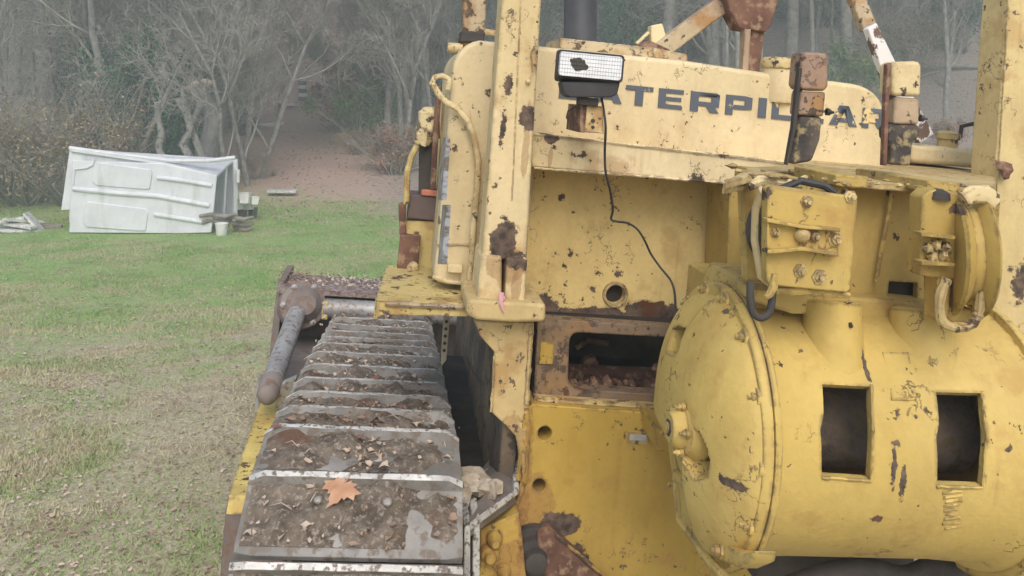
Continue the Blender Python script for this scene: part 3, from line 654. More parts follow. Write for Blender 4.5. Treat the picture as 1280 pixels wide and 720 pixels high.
# --- engine-side things seen over the tank
m = MB(); m.tube(pp([(726, -80), (725, 60), (724, 75)], 3.2), .064, 24); m.build('exhaust_pipe', M_exh, B)
m = MB(); m.prism(pp([(580, -60), (612, -60), (604, 78), (578, 78)], 2.85), (0, .1, 0)); m.build('rear_upright', M_rustpaint, B, bevel=.005)
m = MB(); m.prism(pp([(576, 38), (607, 40), (605, 54), (575, 52)], 2.83), (0, .13, 0)); m.build('clamp', M_dark, B, bevel=.006)
m = MB(); m.lathe(P(567, 60, 2.85), (-1, 0, 0), [(-.03, .018), (.02, .018), (.021, .012)], 12); m.tube(pp([(605, 40), (625, 42), (628, 60)], 2.85), .012, 8); m.build('grab_bracket', M_capy, B)
# bent pipe on the tank corner
m = MB(); m.tube(pp([(560, 112), (562, 99), (553, 95), (543, 97), (540, 104), (548, 117), (558, 128), (572, 136), (584, 150), (592, 170), (598, 200), (596, 240), (592, 280), (590, 320), (587, 352)], VT-.03), .0105, 10); m.build('breather_pipe', M_capy, B)
# brace triangles
def bar(mb, a, b, va, vb, wpx, th=.03):
    A, Bv = P(*a, va), P(*b, vb); d = (Bv-A); side = Vector((-d.z, 0, d.x)).normalized()*wpx
    mb.prism([A-side, A+side, Bv+side, Bv-side], (0, th, 0))
m = MB(); bar(m, (815, 72), (905, 5), 2.95, 2.95, .032, .06); bar(m, (905, 5), (945, -25), 2.95, 2.95, .036, .06); m.build('brace', M_rustpaint, B, bevel=.006)
m = MB(); m.prism(pp([(898, -40), (985, -40), (965, 30), (958, 40), (925, 36), (912, 12)], 2.9), (0, .10, 0)); bar(m, (948, 30), (940, 95), 2.92, 2.92, .028, .06); m.build('brace_gusset', M_rust, B, bevel=.006)
m = MB(); bar(m, (935, 36), (932, 92), 2.9, 2.9, .012, .04); m.build('brace_web', M_rustpaint, B, bevel=.003)
m = MB(); m.prism(pp([(795, 60), (812, 50), (838, 62), (838, 74), (788, 70)], 2.9), (0, .12, 0)); m.build('brace_foot', M_rust, B, bevel=.005)
m = MB(); m.prism(pp([(814, 32), (828, 29), (835, 52), (814, 56)], 2.98), (0, .05, 0)); bar(m, (796, 55), (812, 40), 3., 3., .006, .02); m.build('step_plate', simple('cream', (.78, .68, .42), (.7, .58, .32), 8, .6), B, bevel=.004)
m = MB(); m.prism(pp([(700, 47), (820, 60), (860, 68), (860, 80), (700, 62)], 2.85), (0, .3, 0)); m.build('deck_edge', M_rustpaint, B, bevel=.005)
m = MB(); bar(m, (1066, -20), (1090, 38), 3.0, 2.95, .030, .04); o = m.build('diagonal_arm', M_rustpaint, B, bevel=.006)
t = NT('white_peeling'); col = t.mix(t.ramp(t.noise(14, 6, .65, t.mapv((1, 1, .6))), .53, .56), (.78, .77, .78), (.15, .10, .08)); t.bump(t.noise(14, 5), .3, .01); M_peel = t.done(col, .7)
m = MB(); m.prism(pp([(1085, 36), (1096, 28), (1121, 80), (1168, 168), (1150, 180), (1108, 104)], 2.9), (0, .04, 0)); m.build('arm_cover', M_peel, o, bevel=.005)
m = MB(); m.box(P(1141, 180, 2.9), P(1240, 212, 2.9)+Vector((0, .3, 0))); o = m.build('armrest_box', M_tank, B, bevel=.02)
c = P(1184, 181, 2.95); m = MB(); m.lathe(c, (0, 0, 1), [(-.02, .036), (.02, .036), (.022, .043), (.042, .044), (.052, .03), (.054, .006), (.066, .005)], 24); m.build('breather_cap', M_plate, o)
m = MB(); m.tube(pp([(1200, 172), (1202, 158), (1215, 155), (1240, 153)], 2.95), .008, 8); m.build('pipe_elbow', M_dark, o)

# --- work lamp
lv = 2.28
m = MB(); F0 = pp([(699, 64), (776, 64), (777, 98), (699, 98)], lv)
a = P(698, 62, lv); b = P(778, 103, lv); cx = (a.x+b.x)/2; cz = (a.z+b.z)/2; hw = (b.x-a.x)/2; hh = (a.z-b.z)/2
def rr_loop(w_, h_, y, r=.25, n=4, dz=0):
    pts = []
    for sx_, sz_, a0 in ((1, 1, 0), (-1, 1, 90), (-1, -1, 180), (1, -1, 270)):
        for k in range(n): an = R_(a0+90*k/(n-1)); pts.append(Vector((cx+sx_*(w_-r*h_)+r*h_*math.cos(an), y, cz+dz+sz_*(h_-r*h_)+r*h_*math.sin(an))))
    return pts
def loft(mb, loops, caps=True):
    n = len(loops[0]); vs = [p for l in loops for p in l]
    fs = [(i*n+k, i*n+(k+1) % n, (i+1)*n+(k+1) % n, (i+1)*n+k) for i in range(len(loops)-1) for k in range(n)]
    if caps: fs += [tuple(range(n)), tuple(reversed(range((len(loops)-1)*n, len(loops)*n)))]
    mb.add(vs, fs)
y0 = a.y
loft(m, [rr_loop(hw*.95, hh*.9, y0+.004), rr_loop(hw, hh, y0), rr_loop(hw*1.02, hh*1.05, y0+.006), rr_loop(hw*1.02, hh*1.05, y0+.02), rr_loop(hw*.96, hh, y0+.05, dz=-.012), rr_loop(hw*.75, hh*.7, y0+.085, dz=-.018)])
lamp = m.build('work_lamp', M_boot, B)
m = MB(); m.prism(pp([(701, 102), (776, 102), (772, 118), (764, 122), (712, 122), (705, 118)], lv+.01), (0, .06, 0)); m.build('lamp_housing', M_boot, lamp, bevel=.006)
t = NT('lamp_glass'); uv = t.sep(); gx = t.ramp(t.math('FRACT', t.math('MULTIPLY', uv[0], 130.)), .0, .25, .0, 1.)
gz = t.ramp(t.math('FRACT', t.math('MULTIPLY', uv[2], 95.)), .0, .2, 0., 1.)
lc = P(722, 80, lv); brk = t.blob((lc.x, lc.y, lc.z), (.020, .2, .016), t.ramp(t.noise(35, 5, .7), .25, .75, -.55, .55))
lc2 = P(730, 84, lv); brk = t.math('MAXIMUM', brk, t.blob((lc2.x, lc2.y, lc2.z), (.013, .2, .007), t.ramp(t.noise(60, 5, .7), .25, .75, -.5, .5)))
col = t.mix(t.math('MULTIPLY', gx, gz), (.55, .58, .63), (.80, .83, .88)); col = t.mix(t.ramp(t.noise(30, 4), .4, .7, 0, .3), col, (.4, .4, .4)); col = t.mix(brk, col, (.045, .04, .04))
t.bump(t.math('ADD', gx, gz), .5, .004); M_glass = t.done(col, .22, 0, .6)
m = MB(); loft(m, [rr_loop(hw*.95, hh*.91, y0+.002), rr_loop(hw*.93, hh*.88, y0-.005)]); m.build('lens', M_glass, lamp)
m = MB(); dbox(m, (724, 121), (748, 133), lv+.03, .04); m.build('swivel', M_dark, lamp, bevel=.003)
m = MB(); m.prism(pp([(728, 131), (754, 133), (755, 167), (727, 165)], lv+.05), (0, .012, 0)); mo = m.build('lamp_bracket', M_capy, B, bevel=.003)
m = Bolts(); m.lathe(P(741, 151, lv+.05), (0, -1, 0), [(0, .006), (.003, .006)], 10); m.lathe(P(741, 159, lv+.05), (0, -1, 0), [(0, .005), (.003, .005)], 10); m.build('bolt', M_dark, mo)
m = MB(); m.box(P(727, 131, lv+.05), P(731, 166, lv+.05)+Vector((0, .2, 0))); m.build('bracket_web', M_rust, mo)
m = MB(); m.tube(pp([(727, 136), (718, 134), (710, 139), (708, 147), (713, 154), (724, 155)], lv+.08), .0025, 6); m.build('wire_loop', M_dark, B)
cb = [(752, 123, lv+.04), (755, 140, lv+.06), (757, 160, lv+.04), (756, 190, 2.42), (757, 215, 2.44), (763, 240, 2.5), (766, 262, 2.55), (764, 274, 2.58), (772, 277, 2.58), (785, 279, 2.6), (797, 287, 2.6), (806, 301, 2.6), (814, 318, 2.62), (826, 335, 2.6), (838, 350, 2.55), (843, 365, 2.45), (844, 385, 2.35), (841, 420, 2.3), (838, 470, 2.3)]
m = MB(); 
def cr_spline(pts, n=5):
    out = []
    for i in range(len(pts)-1):
        p0, p1, p2_, p3 = pts[max(i-1, 0)], pts[i], pts[i+1], pts[min(i+2, len(pts)-1)]
        for k in range(n):
            s = k/n; out.append(.5*((2*p1)+(p2_-p0)*s+(2*p0-5*p1+4*p2_-p3)*s*s+(3*p1-p0-3*p2_+p3)*s**3))
    return out+[pts[-1]]
m.tube(cr_spline([P(*c_) for c_ in cb]), .0038, 6); m.build('lamp_cable', M_boot, B)

# --- lower opening frame and lower case
VF = 2.5
m = MB(); m.prism(pp([(672, 398), (1000, 420), (1000, 520), (667, 497)], VF), (0, .06, 0)); fr = m.build('access_frame', M_frame, B, bevel=.004)
h = MB(); h.prism(pp(arc(722, 428, 10, 12, 180, 90, 4)+arc(872, 436, 10, 12, 90, 0, 4)+arc(872, 488, 10, 8, 0, -90, 4)+arc(726, 473, 16, 14, 270, 180, 4), VF, -.1), (0, .4, 0)); cut(fr, h)
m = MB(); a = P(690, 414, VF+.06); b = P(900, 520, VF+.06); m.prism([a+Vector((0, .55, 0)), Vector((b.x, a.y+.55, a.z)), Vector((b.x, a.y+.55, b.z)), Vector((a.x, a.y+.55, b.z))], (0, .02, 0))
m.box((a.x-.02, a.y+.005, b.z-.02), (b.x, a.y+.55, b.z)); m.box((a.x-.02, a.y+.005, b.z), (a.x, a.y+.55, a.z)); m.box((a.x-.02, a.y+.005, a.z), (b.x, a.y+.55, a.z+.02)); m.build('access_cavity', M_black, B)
m = MB()
m.lathe(P(800, 470, VF+.3), (1, 0, 0), [(-.3, .03), (.3, .03)], 14); m.lathe(P(735, 452, VF+.35), (0, -1, 0), [(0, .03), (.05, .028)], 12); m.lathe(P(733, 470, VF+.3), (0, -1, 0), [(0, .02), (.05, .018)], 12); m.tube(pp([(720, 435), (735, 425), (760, 430)], VF+.3), .01, 8)
for i in range(30): m.ball(P(random.uniform(715, 830), random.uniform(478, 484), VF+.12+.2*random.random()), random.uniform(.008, .022), 6, .5)
m.ball(P(822, 462, VF+.14), .02, 8, .2); m.build('pipework', M_rust, B)
m = MB(); dbox(m, (676, 428), (691, 456), VF-.006, .006); m.build('latch_plate', M_low, fr, bevel=.002)
m = MB(); m.prism(pp([(668, 495), (1000, 518), (1000, 530), (667, 507)], VF-.02), (0, .04, 0)); m.weld(P(670, 501, VF-.022), P(840, 511, VF-.022), .006); m.build('sill_strip', M_plate, fr)
VC = 2.45
m = MB(); m.prism(pp([(664, 505), (1010, 530), (1010, 820), (620, 820), (640, 640), (658, 600)], VC), (0, .12, 0)); case = m.build('rear_case', M_low, B, bevel=.004)
h = MB(); h.lathe(P(681, 542, VC), (0, 1, 0), [(-.1, .021), (.2, .021)], 18); h.lathe(P(674, 607, VC), (0, 1, 0), [(-.1, .019), (.2, .019)], 18); cut(case, h)
m = MB(); m.lathe(P(681, 542, VC+.12), (0, 1, 0), [(0, .023), (.02, .023)], 12); m.lathe(P(674, 607, VC+.10), (0, 1, 0), [(0, .021), (.02, .021)], 12); m.build('hole_plug', M_black, case)
m = MB(); m.weld(P(662, 508, VC-.004), P(655, 600, VC-.004), .011, .014); m.weld(P(655, 600, VC-.004), P(640, 650, VC-.004), .010, .014); m.weld(P(657, 508, VC-.004), P(648, 600, VC-.004), .008, .014); m.build('weld_bead', M_low, case)
t = NT('tin_plate'); M_tin = t.done(t.mix(t.noise(60), (.3, .3, .32), (.75, .76, .78)), .35, .6)
m = MB(); dbox(m, (785, 541), (811, 556), VC-.004, .004); o = m.build('data_plate_frame', M_plate, case); m = MB(); dbox(m, (788, 543), (808, 551), VC-.007, .003); m.build('data_plate', M_tin, o)
# pivot and drawbar link at the bottom
m = MB(); c = P(666, 688, VC); m.lathe(c, (0, -1, 0), [(-.02, .085), (.02, .078), (.028, .06), (.045, .055), (.05, .036), (.075, .032), (.08, .02), (.08, .001)], 28); m.build('pivot_boss', M_dark, B)
m = MB(); m.prism(pp([(672, 668), (690, 664), (760, 730), (810, 790), (780, 790), (700, 735), (668, 712)], VC-.05), (0, .06, 0)); m.build('drawbar_link', M_rust, B, bevel=.01)
m = MB(); m.weld(P(694, 668, VC-.055), P(765, 728, VC-.055), .005); m.build('link_edge', M_low, B)
# left bottom castings
m = MB(); m.prism(pp([(600, 662), (650, 640), (658, 720), (650, 800), (598, 800)], 2.38), (0, .15, 0))
for x, y, r in ((612, 690, .028), (630, 712, .02), (618, 672, .022)): m.lathe(P(x, y, 2.38), (0, -1, 0), [(-.01, r), (.02, r*.95), (.03, r*.6), (.045, r*.55)], 16)
m.build('final_drive_casting', M_low, B, bevel=.006)
m = MB(); m.prism(pp([(580, 660), (588, 655), (588, 800), (578, 800)], 2.2), (0, .3, 0)); m.prism(pp([(591, 654), (600, 650), (600, 800), (590, 800)], 2.25), (0, .3, 0)); m.build('guard_plate', M_steel, B, bevel=.004)

# --- side bracket under the flange, and inner walls
m = MB(); m.prism(pp([(592, 400), (668, 404), (661, 505), (655, 600), (644, 545), (630, 530), (614, 515), (618, 440), (600, 420)], 2.44), (0, .02, 0)); br1 = m.build('side_bracket', M_brack, B, bevel=.004)
m = MB(); m.weld(P(664, 406, 2.435), P(658, 505, 2.435), .007); m.weld(P(618, 445, 2.435), P(614, 515, 2.435), .004); m.build('bracket_weld', M_brack, br1)
M_side = simple('side_wall', (.09, .07, .055), (.24, .18, .11), 5, .9, bump=.5, c=(.05, .04, .035), fine=20)
m = MB(); ul = P(636, 450, 2.46).x
m.box((ul, P(0, 0, 2.47).y, P(600, 760, 2.46).z), (ul+.05, P(0, 0, 4.6).y, P(600, 396, 2.46).z)); m.build('main_frame', M_side, B, bevel=.01)
m = MB(); m.prism(pp([(555, 390), (563, 392), (558, 450), (552, 458), (551, 450)], 2.95), (0, .01, 0)); lg = m.build('slotted_rail', simple('pale_rail', (.5, .46, .34), (.38, .34, .26), 8, .7), B, bevel=.002)
m = Bolts(); [m.lathe(P(558-.7*i, 402+9*i, 2.949), (0, -1, 0), [(0, .006), (.002, .006)], 8) for i in range(5)]; m.build('rail_bolt', M_dark, lg)
m = MB(); m.tube(pp([(583, 448), (592, 468), (604, 482)], 2.6), .005, 6); m.build('side_handle', M_dark, B)
m = MB(); m.tube(pp([(484, 396), (500, 386), (506, 384)], 2.9), [.012, .014, .01], 6, sq=.4); m.tube(pp([(525, 387), (541, 404)], 2.95), .010, 6, sq=.4); m.build('step_strut', M_steel, B)
# belly ledge with mud
M_mudgrey = simple('grey_mud_steel', (.12, .105, .095), (.24, .215, .2), 7, .85, bump=.6, c=(.2, .15, .11), fine=30)
m = MB(); A = [P(575, 640, 2.25), P(583, 662, 2.22), P(645, 618, 2.42), P(643, 560, 2.60), P(633, 552, 2.62), P(600, 590, 2.75), P(575, 595, 2.75)]
m.prism(A, (0, 0, -.03)); ledge = m.build('belly_ledge', M_mudgrey, B, bevel=.004)
m = MB(); m.tube([P(583, 662, 2.22), P(612, 640, 2.3), P(645, 616, 2.42), P(643, 545, 2.6)], .009, 6); m.tube([P(643, 547, 2.6), P(622, 583, 2.65), P(590, 597, 2.7)], .014, 6, sq=.5); m.build('ledge_rim', M_steel, ledge)
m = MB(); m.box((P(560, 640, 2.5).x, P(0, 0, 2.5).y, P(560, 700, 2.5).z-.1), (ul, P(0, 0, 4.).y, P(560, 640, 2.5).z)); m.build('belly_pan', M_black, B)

# --- fender and controls
zf = P(470, 374, 2.5).z
m = MB(); fa = P(469, 374, 2.5); fb = P(590, 378, 2.5); far_ = PW(484, 331, zf+C0.z)
m.prism([fa, Vector((fb.x+.05, fa.y, zf)), Vector((fb.x+.05, far_.y, zf)), Vector((far_.x, far_.y, zf))], (0, 0, -.012)); fen = m.build('fender', M_fender, B, bevel=.004)
m = MB(); m.prism([fa+Vector((0, 0, -.001)), Vector((fb.x+.05, fa.y, zf-.001)), Vector((fb.x+.05, fa.y, zf-.035)), fa+Vector((.03, 0, -.045)), fa+Vector((0, 0, -.06))], (0, .012, 0))
m.prism([fa, Vector((far_.x, far_.y, zf-.001)), Vector((far_.x, far_.y, zf-.06)), fa+Vector((0, 0, -.06))], (.012, 0, 0)); m.build('fender_lip', M_fender, fen, bevel=.003)
m = MB(); m.tube([Vector((fa.x+.03, fa.y-.004, zf-.01)), Vector((fb.x+.04, fa.y-.004, zf-.008))], .008, 6); m.build('fender_bead', M_rustpaint, fen)
vcn = 3.0
m = MB(); m.prism(pp([(504, 276), (545, 276), (541, 346), (500, 340)], vcn), (0, .12, 0)); cbx = m.build('control_box', M_fender, B, bevel=.006)
m = MB(); m.prism(pp([(512, 243), (547, 246), (546, 277), (508, 273)], vcn-.01), (0, .14, 0)); m.build('control_cover', simple('purple_rust', (.10, .075, .075), (.16, .12, .11), 7, .7, bump=.3), cbx, bevel=.006)
m = MB(); m.prism(pp([(500, 294), (526, 296), (522, 342), (496, 336)], vcn-.05), (0, .05, 0)); m.prism(pp([(498, 255), (507, 253), (508, 292), (499, 294)], vcn-.02), (0, .03, 0)); m.build('rusty_cover', M_rust, cbx, bevel=.004)
m = MB(); m.ball(P(516, 334, vcn-.06), .02, 10, .2); m.build('knob', M_capy, cbx)
m = MB(); m.ball(P(537, 157, vcn), .052, 14, .25, (.85, .8, 1.05)); m.ball(P(530, 172, vcn-.02), .03, 10, .3); m.lathe(P(538, 142, vcn), (0, 0, 1), [(0, .034), (.02, .03), (.024, .01)], 12); vh = m.build('control_valve', M_capy, B)
m = MB(); m.prism(pp([(524, 175), (546, 178), (544, 246), (523, 245)], vcn), (0, .05, 0)); m.build('valve_body', M_dark, vh, bevel=.005)
m = MB(); m.tube(pp([(521, 182), (514, 196), (509, 215), (508, 255)], vcn-.03), .011, 8); m.build('bent_lever', M_fender, vh)
m = MB(); m.tube(pp([(549, 108), (545, 160), (541, 236)], vcn-.06), .010, 8); m.build('rusty_rod', M_rust, B)
m = MB(); m.tube(pp([(556, 118), (554, 160), (549, 236)], vcn-.02), .008, 8); m.build('thin_rod', M_fender, B)
m = MB(); dbox(m, (527, 237), (547, 246), vcn-.02, .08); m.build('orange_cap', simple('faded_orange', (.5, .16, .09), (.6, .27, .18), 10, .6), B, bevel=.005)

# --- blade, trunnion, brace, push arm (front left)
M_blade = simple('blade_steel', (.14, .12, .115), (.26, .22, .2), 4, .8, bump=.5, c=(.2, .13, .1), fine=22)
uL = -1.36
m = MB(); top = -1.18
def blade_profile(v0): return [(v0, top), (v0+.10, top+.02), (v0+.30, top-.15), (v0+.22, top-.5), (v0+.32, -2.0), (v0+.1, -2.0), (v0, -1.7)]
m.prism([D(-.63, v_, w_) for v_, w_ in blade_profile(5.1)], (3.8, 0, 0)); blade = m.build('blade', M_blade, B, bevel=.01)
m = MB(); m.prism([D(-.66, v_, w_) for v_, w_ in [(4.88, -1.25), (4.95, -1.15), (5.3, -1.13), (5.35, -2.0), (4.9, -2.0), (4.86, -1.5)]], (.04, 0, 0)); m.build('end_plate', M_blade, blade, bevel=.006)
m = MB(); a = P(352, 352, 5.0); b = P(475, 352, 5.0); m.box((a.x, a.y-.15, a.z-.03), (b.x+2.2, a.y+.2, a.z)); m.build('top_ledge', simple('litter_ledge', (.22, .17, .16), (.4, .33, .3), 12, .95, bump=.9, c=(.14, .1, .09), fine=40, bd=.03), blade)
m = MB(); a = P(405, 385, 4.85); m.lathe(a, (1, 0, 0), [(0, .055), (2.4, .055)], 18); m.build('cross_tube', M_grey, B)
m = MB(); m.prism(pp([(403, 378), (411, 378), (409, 400), (401, 400)], 4.8), (0, .12, 0)); m.build('tube_collar', M_fender, B, bevel=.006)
tc = P(379, 381, 4.8)
m = MB(); m.lathe(tc, (.25, -1, .35), [(-.22, .13), (-.02, .13), (0, .125), (.012, .10), (.03, .095), (.05, .07), (.07, .06)], 28); tr = m.build('trunnion', M_blade, B)
m = Bolts(); ax = Vector((.25, -1, .35)).normalized(); e1 = ax.cross(Vector((0, 0, 1))).normalized(); e2 = ax.cross(e1)
for k in range(6): m.nut(tc+ax*.012+(e1*math.cos(k*PI/3)+e2*math.sin(k*PI/3))*.11, .012, .012, ax)
m.build('bolt', M_grey, tr)
s0, s1 = P(370, 393, 4.7), P(340, 478, 3.85)
m = MB(); m.tube([s0, s0.lerp(s1, .5), s1], [.049, .049, .048], 20); st_ = m.build('tilt_brace', M_grey, B)
m = MB(); m.tube([s1, s1+(s1-s0).normalized()*.12], [.054, .046], 16); m.ball(s1+(s1-s0).normalized()*.12, .044, 14); m.build('brace_joint', M_blade, st_)
m = MB(); m.prism([PU(322, 470, -.70), PU(334, 462, -.70), PU(330, 510, -.70), PU(318, 520, -.70)], (.02, 0, 0)); c1 = P(352, 480, 3.75); m.prism([c1, c1+Vector((.06, .0, .03)), c1+Vector((.05, .05, -.13)), c1+Vector((-.03, .05, -.13))], (0, .05, 0)); m.build('clevis', M_grey, B, bevel=.006)
# push arm
pa_z = P(283, 626, 3.05).z; x0 = P(283, 626, 3.05).x
m = MB(); y_ = P(283, 626, 3.05).y; x1 = x0+.22
SP = lambda x, y, z: (x-.055*(y-y_), y, z)
m.prism([SP(x0, y_, pa_z-.04), SP(x0, y_+.035, pa_z), SP(x0, y_+2.0, pa_z), SP(x0, y_+2.0, pa_z-.34), SP(x0, y_+.02, pa_z-.34), SP(x0, y_, pa_z-.28)], (x1-x0, 0, 0)); arm = m.build('push_arm', M_blade, B, bevel=.012)
m = MB(); m.prism([SP(x0+.004, y_-.004, pa_z-.045), SP(x0+.004, y_+.034, pa_z+.004), SP(x0+.004, y_+1.05, pa_z+.004), SP(x0+.004, y_+1.05, pa_z-.001), SP(x0+.004, y_+.03, pa_z-.004), SP(x0+.004, y_+.004, pa_z-.045)], (x1-x0-.008, 0, 0)); m.build('yellow_stripe', paint('paint_arm', (.80, .66, .22), (.72, .55, .17), .60, .66, .3, seed=20), arm)

# --- crawler track
tk_u = -.05; W2 = .278
path = []
sc_c = (2.42, -1.515); rs_ = .495
for a in np.linspace(-115, -2, 60): path.append((sc_c[0]+rs_*math.sin(R_(a)), sc_c[1]+rs_*math.cos(R_(a))))
for s in np.linspace(.05, 1, 60):
    v_ = 2.42+s*2.45; path.append((v_, -1.02 - .30*s**1.1 - .02*abs(math.sin(s*PI*2.0))))
for a in np.linspace(4, 120, 40): path.append((4.87+.42*math.sin(R_(a)), -1.742+.42*math.cos(R_(a))))
path = np.array(path); seg = np.hypot(*np.diff(path, axis=0).T); cum = np.concatenate([[0], np.cumsum(seg)])
def at_s(s): return np.array([np.interp(s, cum, path[:, 0]), np.interp(s, cum, path[:, 1])])
PITCH = .216
# phase: a grouser near picture row 579
def prow(vw):
    p = RD @ Vector((tk_u, vw[0], vw[1])); return HY - F*p.z/p.y
ss = np.arange(0, cum[-1], .004); rows = [prow(at_s(s)+np.array([0, .05])) for s in ss]
k0 = min(range(len(ss)), key=lambda i: abs(rows[i]-579) + (0 if ss[i] > .3 else 500))
s_ref = ss[k0]; s = s_ref % PITCH
chain = MB(); 
track = None
shoe_frames = []
while s < cum[-1]-.02:
    p1 = at_s(s); p0 = at_s(max(s-PITCH, 0)) if s > PITCH else at_s(0)
    if s > PITCH:
        d = (p1-p0); ln = np.hypot(*d); d = d/ln; nrm = np.array([-d[1], d[0]]); shoe_frames.append((p1, d, nrm, s))
    s += PITCH
for p1, d, nrm, s in shoe_frames:          # links of the chain under the shoes
    for uo in (-.11, .09):
        a = p1-d*.02; b = p1-d*.20
        q4 = [a-nrm*.01, b-nrm*.01, b-nrm*.085, a-nrm*.085]; chain.prism([D(tk_u+uo, t_[0], t_[1]) for t_ in q4], (.03, 0, 0))
    c_ = p1-d*.005-nrm*.05; chain.lathe(D(tk_u-.14, *c_), (1, 0, 0), [(0, .022), (.29, .022)], 10)
track = chain.build('track', M_dark, B)
M_grouser = M_steel
def shoe(p1, d, nrm, s, i):
    rnd = random.Random(i*3+1)
    m = MB(); th = .014; Lp = PITCH-.012
    # cross profile along d: front edge with grouser bar
    prof = [(-Lp, 0.004), (-Lp+.02, .012), (-.05, .012), (-.030, .018), (-.022, .050), (-.006, .052), (0, .0), (0, -th), (-Lp, -th)]
    us = np.linspace(-W2, W2, 15); n = len(prof); vs = []
    for u in us:
        e = max(0, (abs(u)-(W2-.04))/.04)
        for a, b in prof:
            bb_ = b
            if b > .04: bb_ = b - .026*e**2 + rnd.uniform(-.0022, .0022)
            aa = a + (rnd.uniform(-.001, .001) if b > .04 else 0)
            if b == .004: aa += .008*e
            t_ = p1+d*aa+nrm*bb_; vs.append(D(tk_u+u, t_[0], t_[1]))
    fs = [(k*n+j, k*n+(j+1) % n, (k+1)*n+(j+1) % n, (k+1)*n+j) for k in range(len(us)-1) for j in range(n)]+[tuple(range(n)), tuple(reversed(range((len(us)-1)*n, len(us)*n)))]
    m.add(vs, fs); o = m.build('track_shoe', M_shoe, track, bevel=.002, smooth=30)
    o.data.materials.append(M_steel)
    for f in o.data.polygons:               # bare worn bar, muddy plate
        c_ = f.center+C0; rel = np.array([c_.y, c_.z])-p1
        nn = np.array([f.normal.y, f.normal.z])
        if rel.dot(nrm) > .02 and nn.dot(nrm) > .55 and rel.dot(d) > -.026: f.material_index = 1
    return o
for i, fr_ in enumerate(shoe_frames): shoe(*fr_, i)
# soil caught between the bars
soil = MB(); crumbs = MB()
for i, (p1, d, nrm, s) in enumerate(shoe_frames):
    if nrm[1] < .45: continue
    nu, nd = 40, 14; vs = []; rows_ = []
    for a in range(nd):
        for b in range(nu):
            u = -W2+.012+(2*W2-.024)*b/(nu-1); t_ = a/(nd-1); along = -(PITCH-.03)+(PITCH-.055)*t_
            edge = min(1, (b/(nu-1))*9+.15, (1-b/(nu-1))*8+.1)*min(1, t_*4.5+.1)
            hgt = .014+ (.020*edge*t_**.7 + .026*(noise.fractal(Vector((u*9, (s+along)*9, 2.)), .8, 2., 4))*edge+.006*noise.noise(Vector((u*45, (s+along)*45, 1))))
            if u > .12: hgt -= .016*min(1, (u-.12)*14)*(1 if i % 2 else .4)
            q_ = p1+d*along+nrm*max(hgt, -.002)
            vs.append(D(tk_u+u, q_[0], q_[1]))
    soil.add(vs, [(a*nu+b, a*nu+b+1, (a+1)*nu+b+1, (a+1)*nu+b) for a in range(nd-1) for b in range(nu-1)])
t = NT('track_soil'); n = t.noise(14, 7, .7); f_ = t.noise(70, 5, .7)
col = t.mix(t.ramp(n, .35, .62), (.085, .068, .052), (.22, .185, .15)); col = t.mix(t.ramp(f_, .52, .66), col, (.36, .31, .27)); col = t.mix(t.ramp(t.noise(5, 4), .6, .7), col, (.14, .085, .062))
t.bump(t.math('ADD', n, t.math('MULTIPLY', f_, .7)), .9, .012); M_soil = t.done(col, .95, 0, .15)
def toworld(o): o.location = root.location.copy(); o.rotation_euler = RD.to_euler()
o = soil.build('soil', M_soil, None, smooth=None, recalc=False); toworld(o); tag(o, 'brown soil caked between the bars of the crawler track', 'soil', kind='stuff')
def on_shoe(i, u, t_, h=.03): p1, d, nrm, s = shoe_frames[i]; q_ = p1-d*(PITCH*(1-t_))+nrm*h; return D(tk_u+u, q_[0], q_[1])
live = [i for i, f in enumerate(shoe_frames) if f[2][1] > .6]
dl = MB(); tw = MB()
for k in range(420):
    i = random.choice(live); p = on_shoe(i, random.uniform(-.25, .25), random.uniform(.1, .85), random.uniform(.018, .036))
    leaf_geo(dl, p, random.uniform(.006, .02), flat=.8)
for k in range(520):
    i = random.choice(live); dl.ball(on_shoe(i, random.gauss(0, .12), random.uniform(.1, .8), random.uniform(.015, .034)), random.uniform(.002, .007), 5, .5)
for k in range(90):
    i = random.choice(live); p = on_shoe(i, random.uniform(-.25, .25), random.uniform(.1, .85), .045); a = random.uniform(0, 6.28); l = random.uniform(.02, .06)
    dl.tube([p, p+Vector((math.cos(a)*l*.5, math.sin(a)*l*.5, .012)), p+Vector((math.cos(a)*l, math.sin(a)*l, 0))], .0013, 4)
# litter on the blade ledge
a = P(345, 350, 5.0)
for k in range(420): leaf_geo(dl, (a.x+random.uniform(0, .9), a.y+random.uniform(-.13, .18), a.z+.01), random.uniform(.006, .018), flat=.9)
o = dl.build('track_litter', M_leaf, None, smooth=None, recalc=False); toworld(o); tag(o, 'crumbs, twigs and leaf scraps lying on the crawler track', 'litter', kind='stuff')
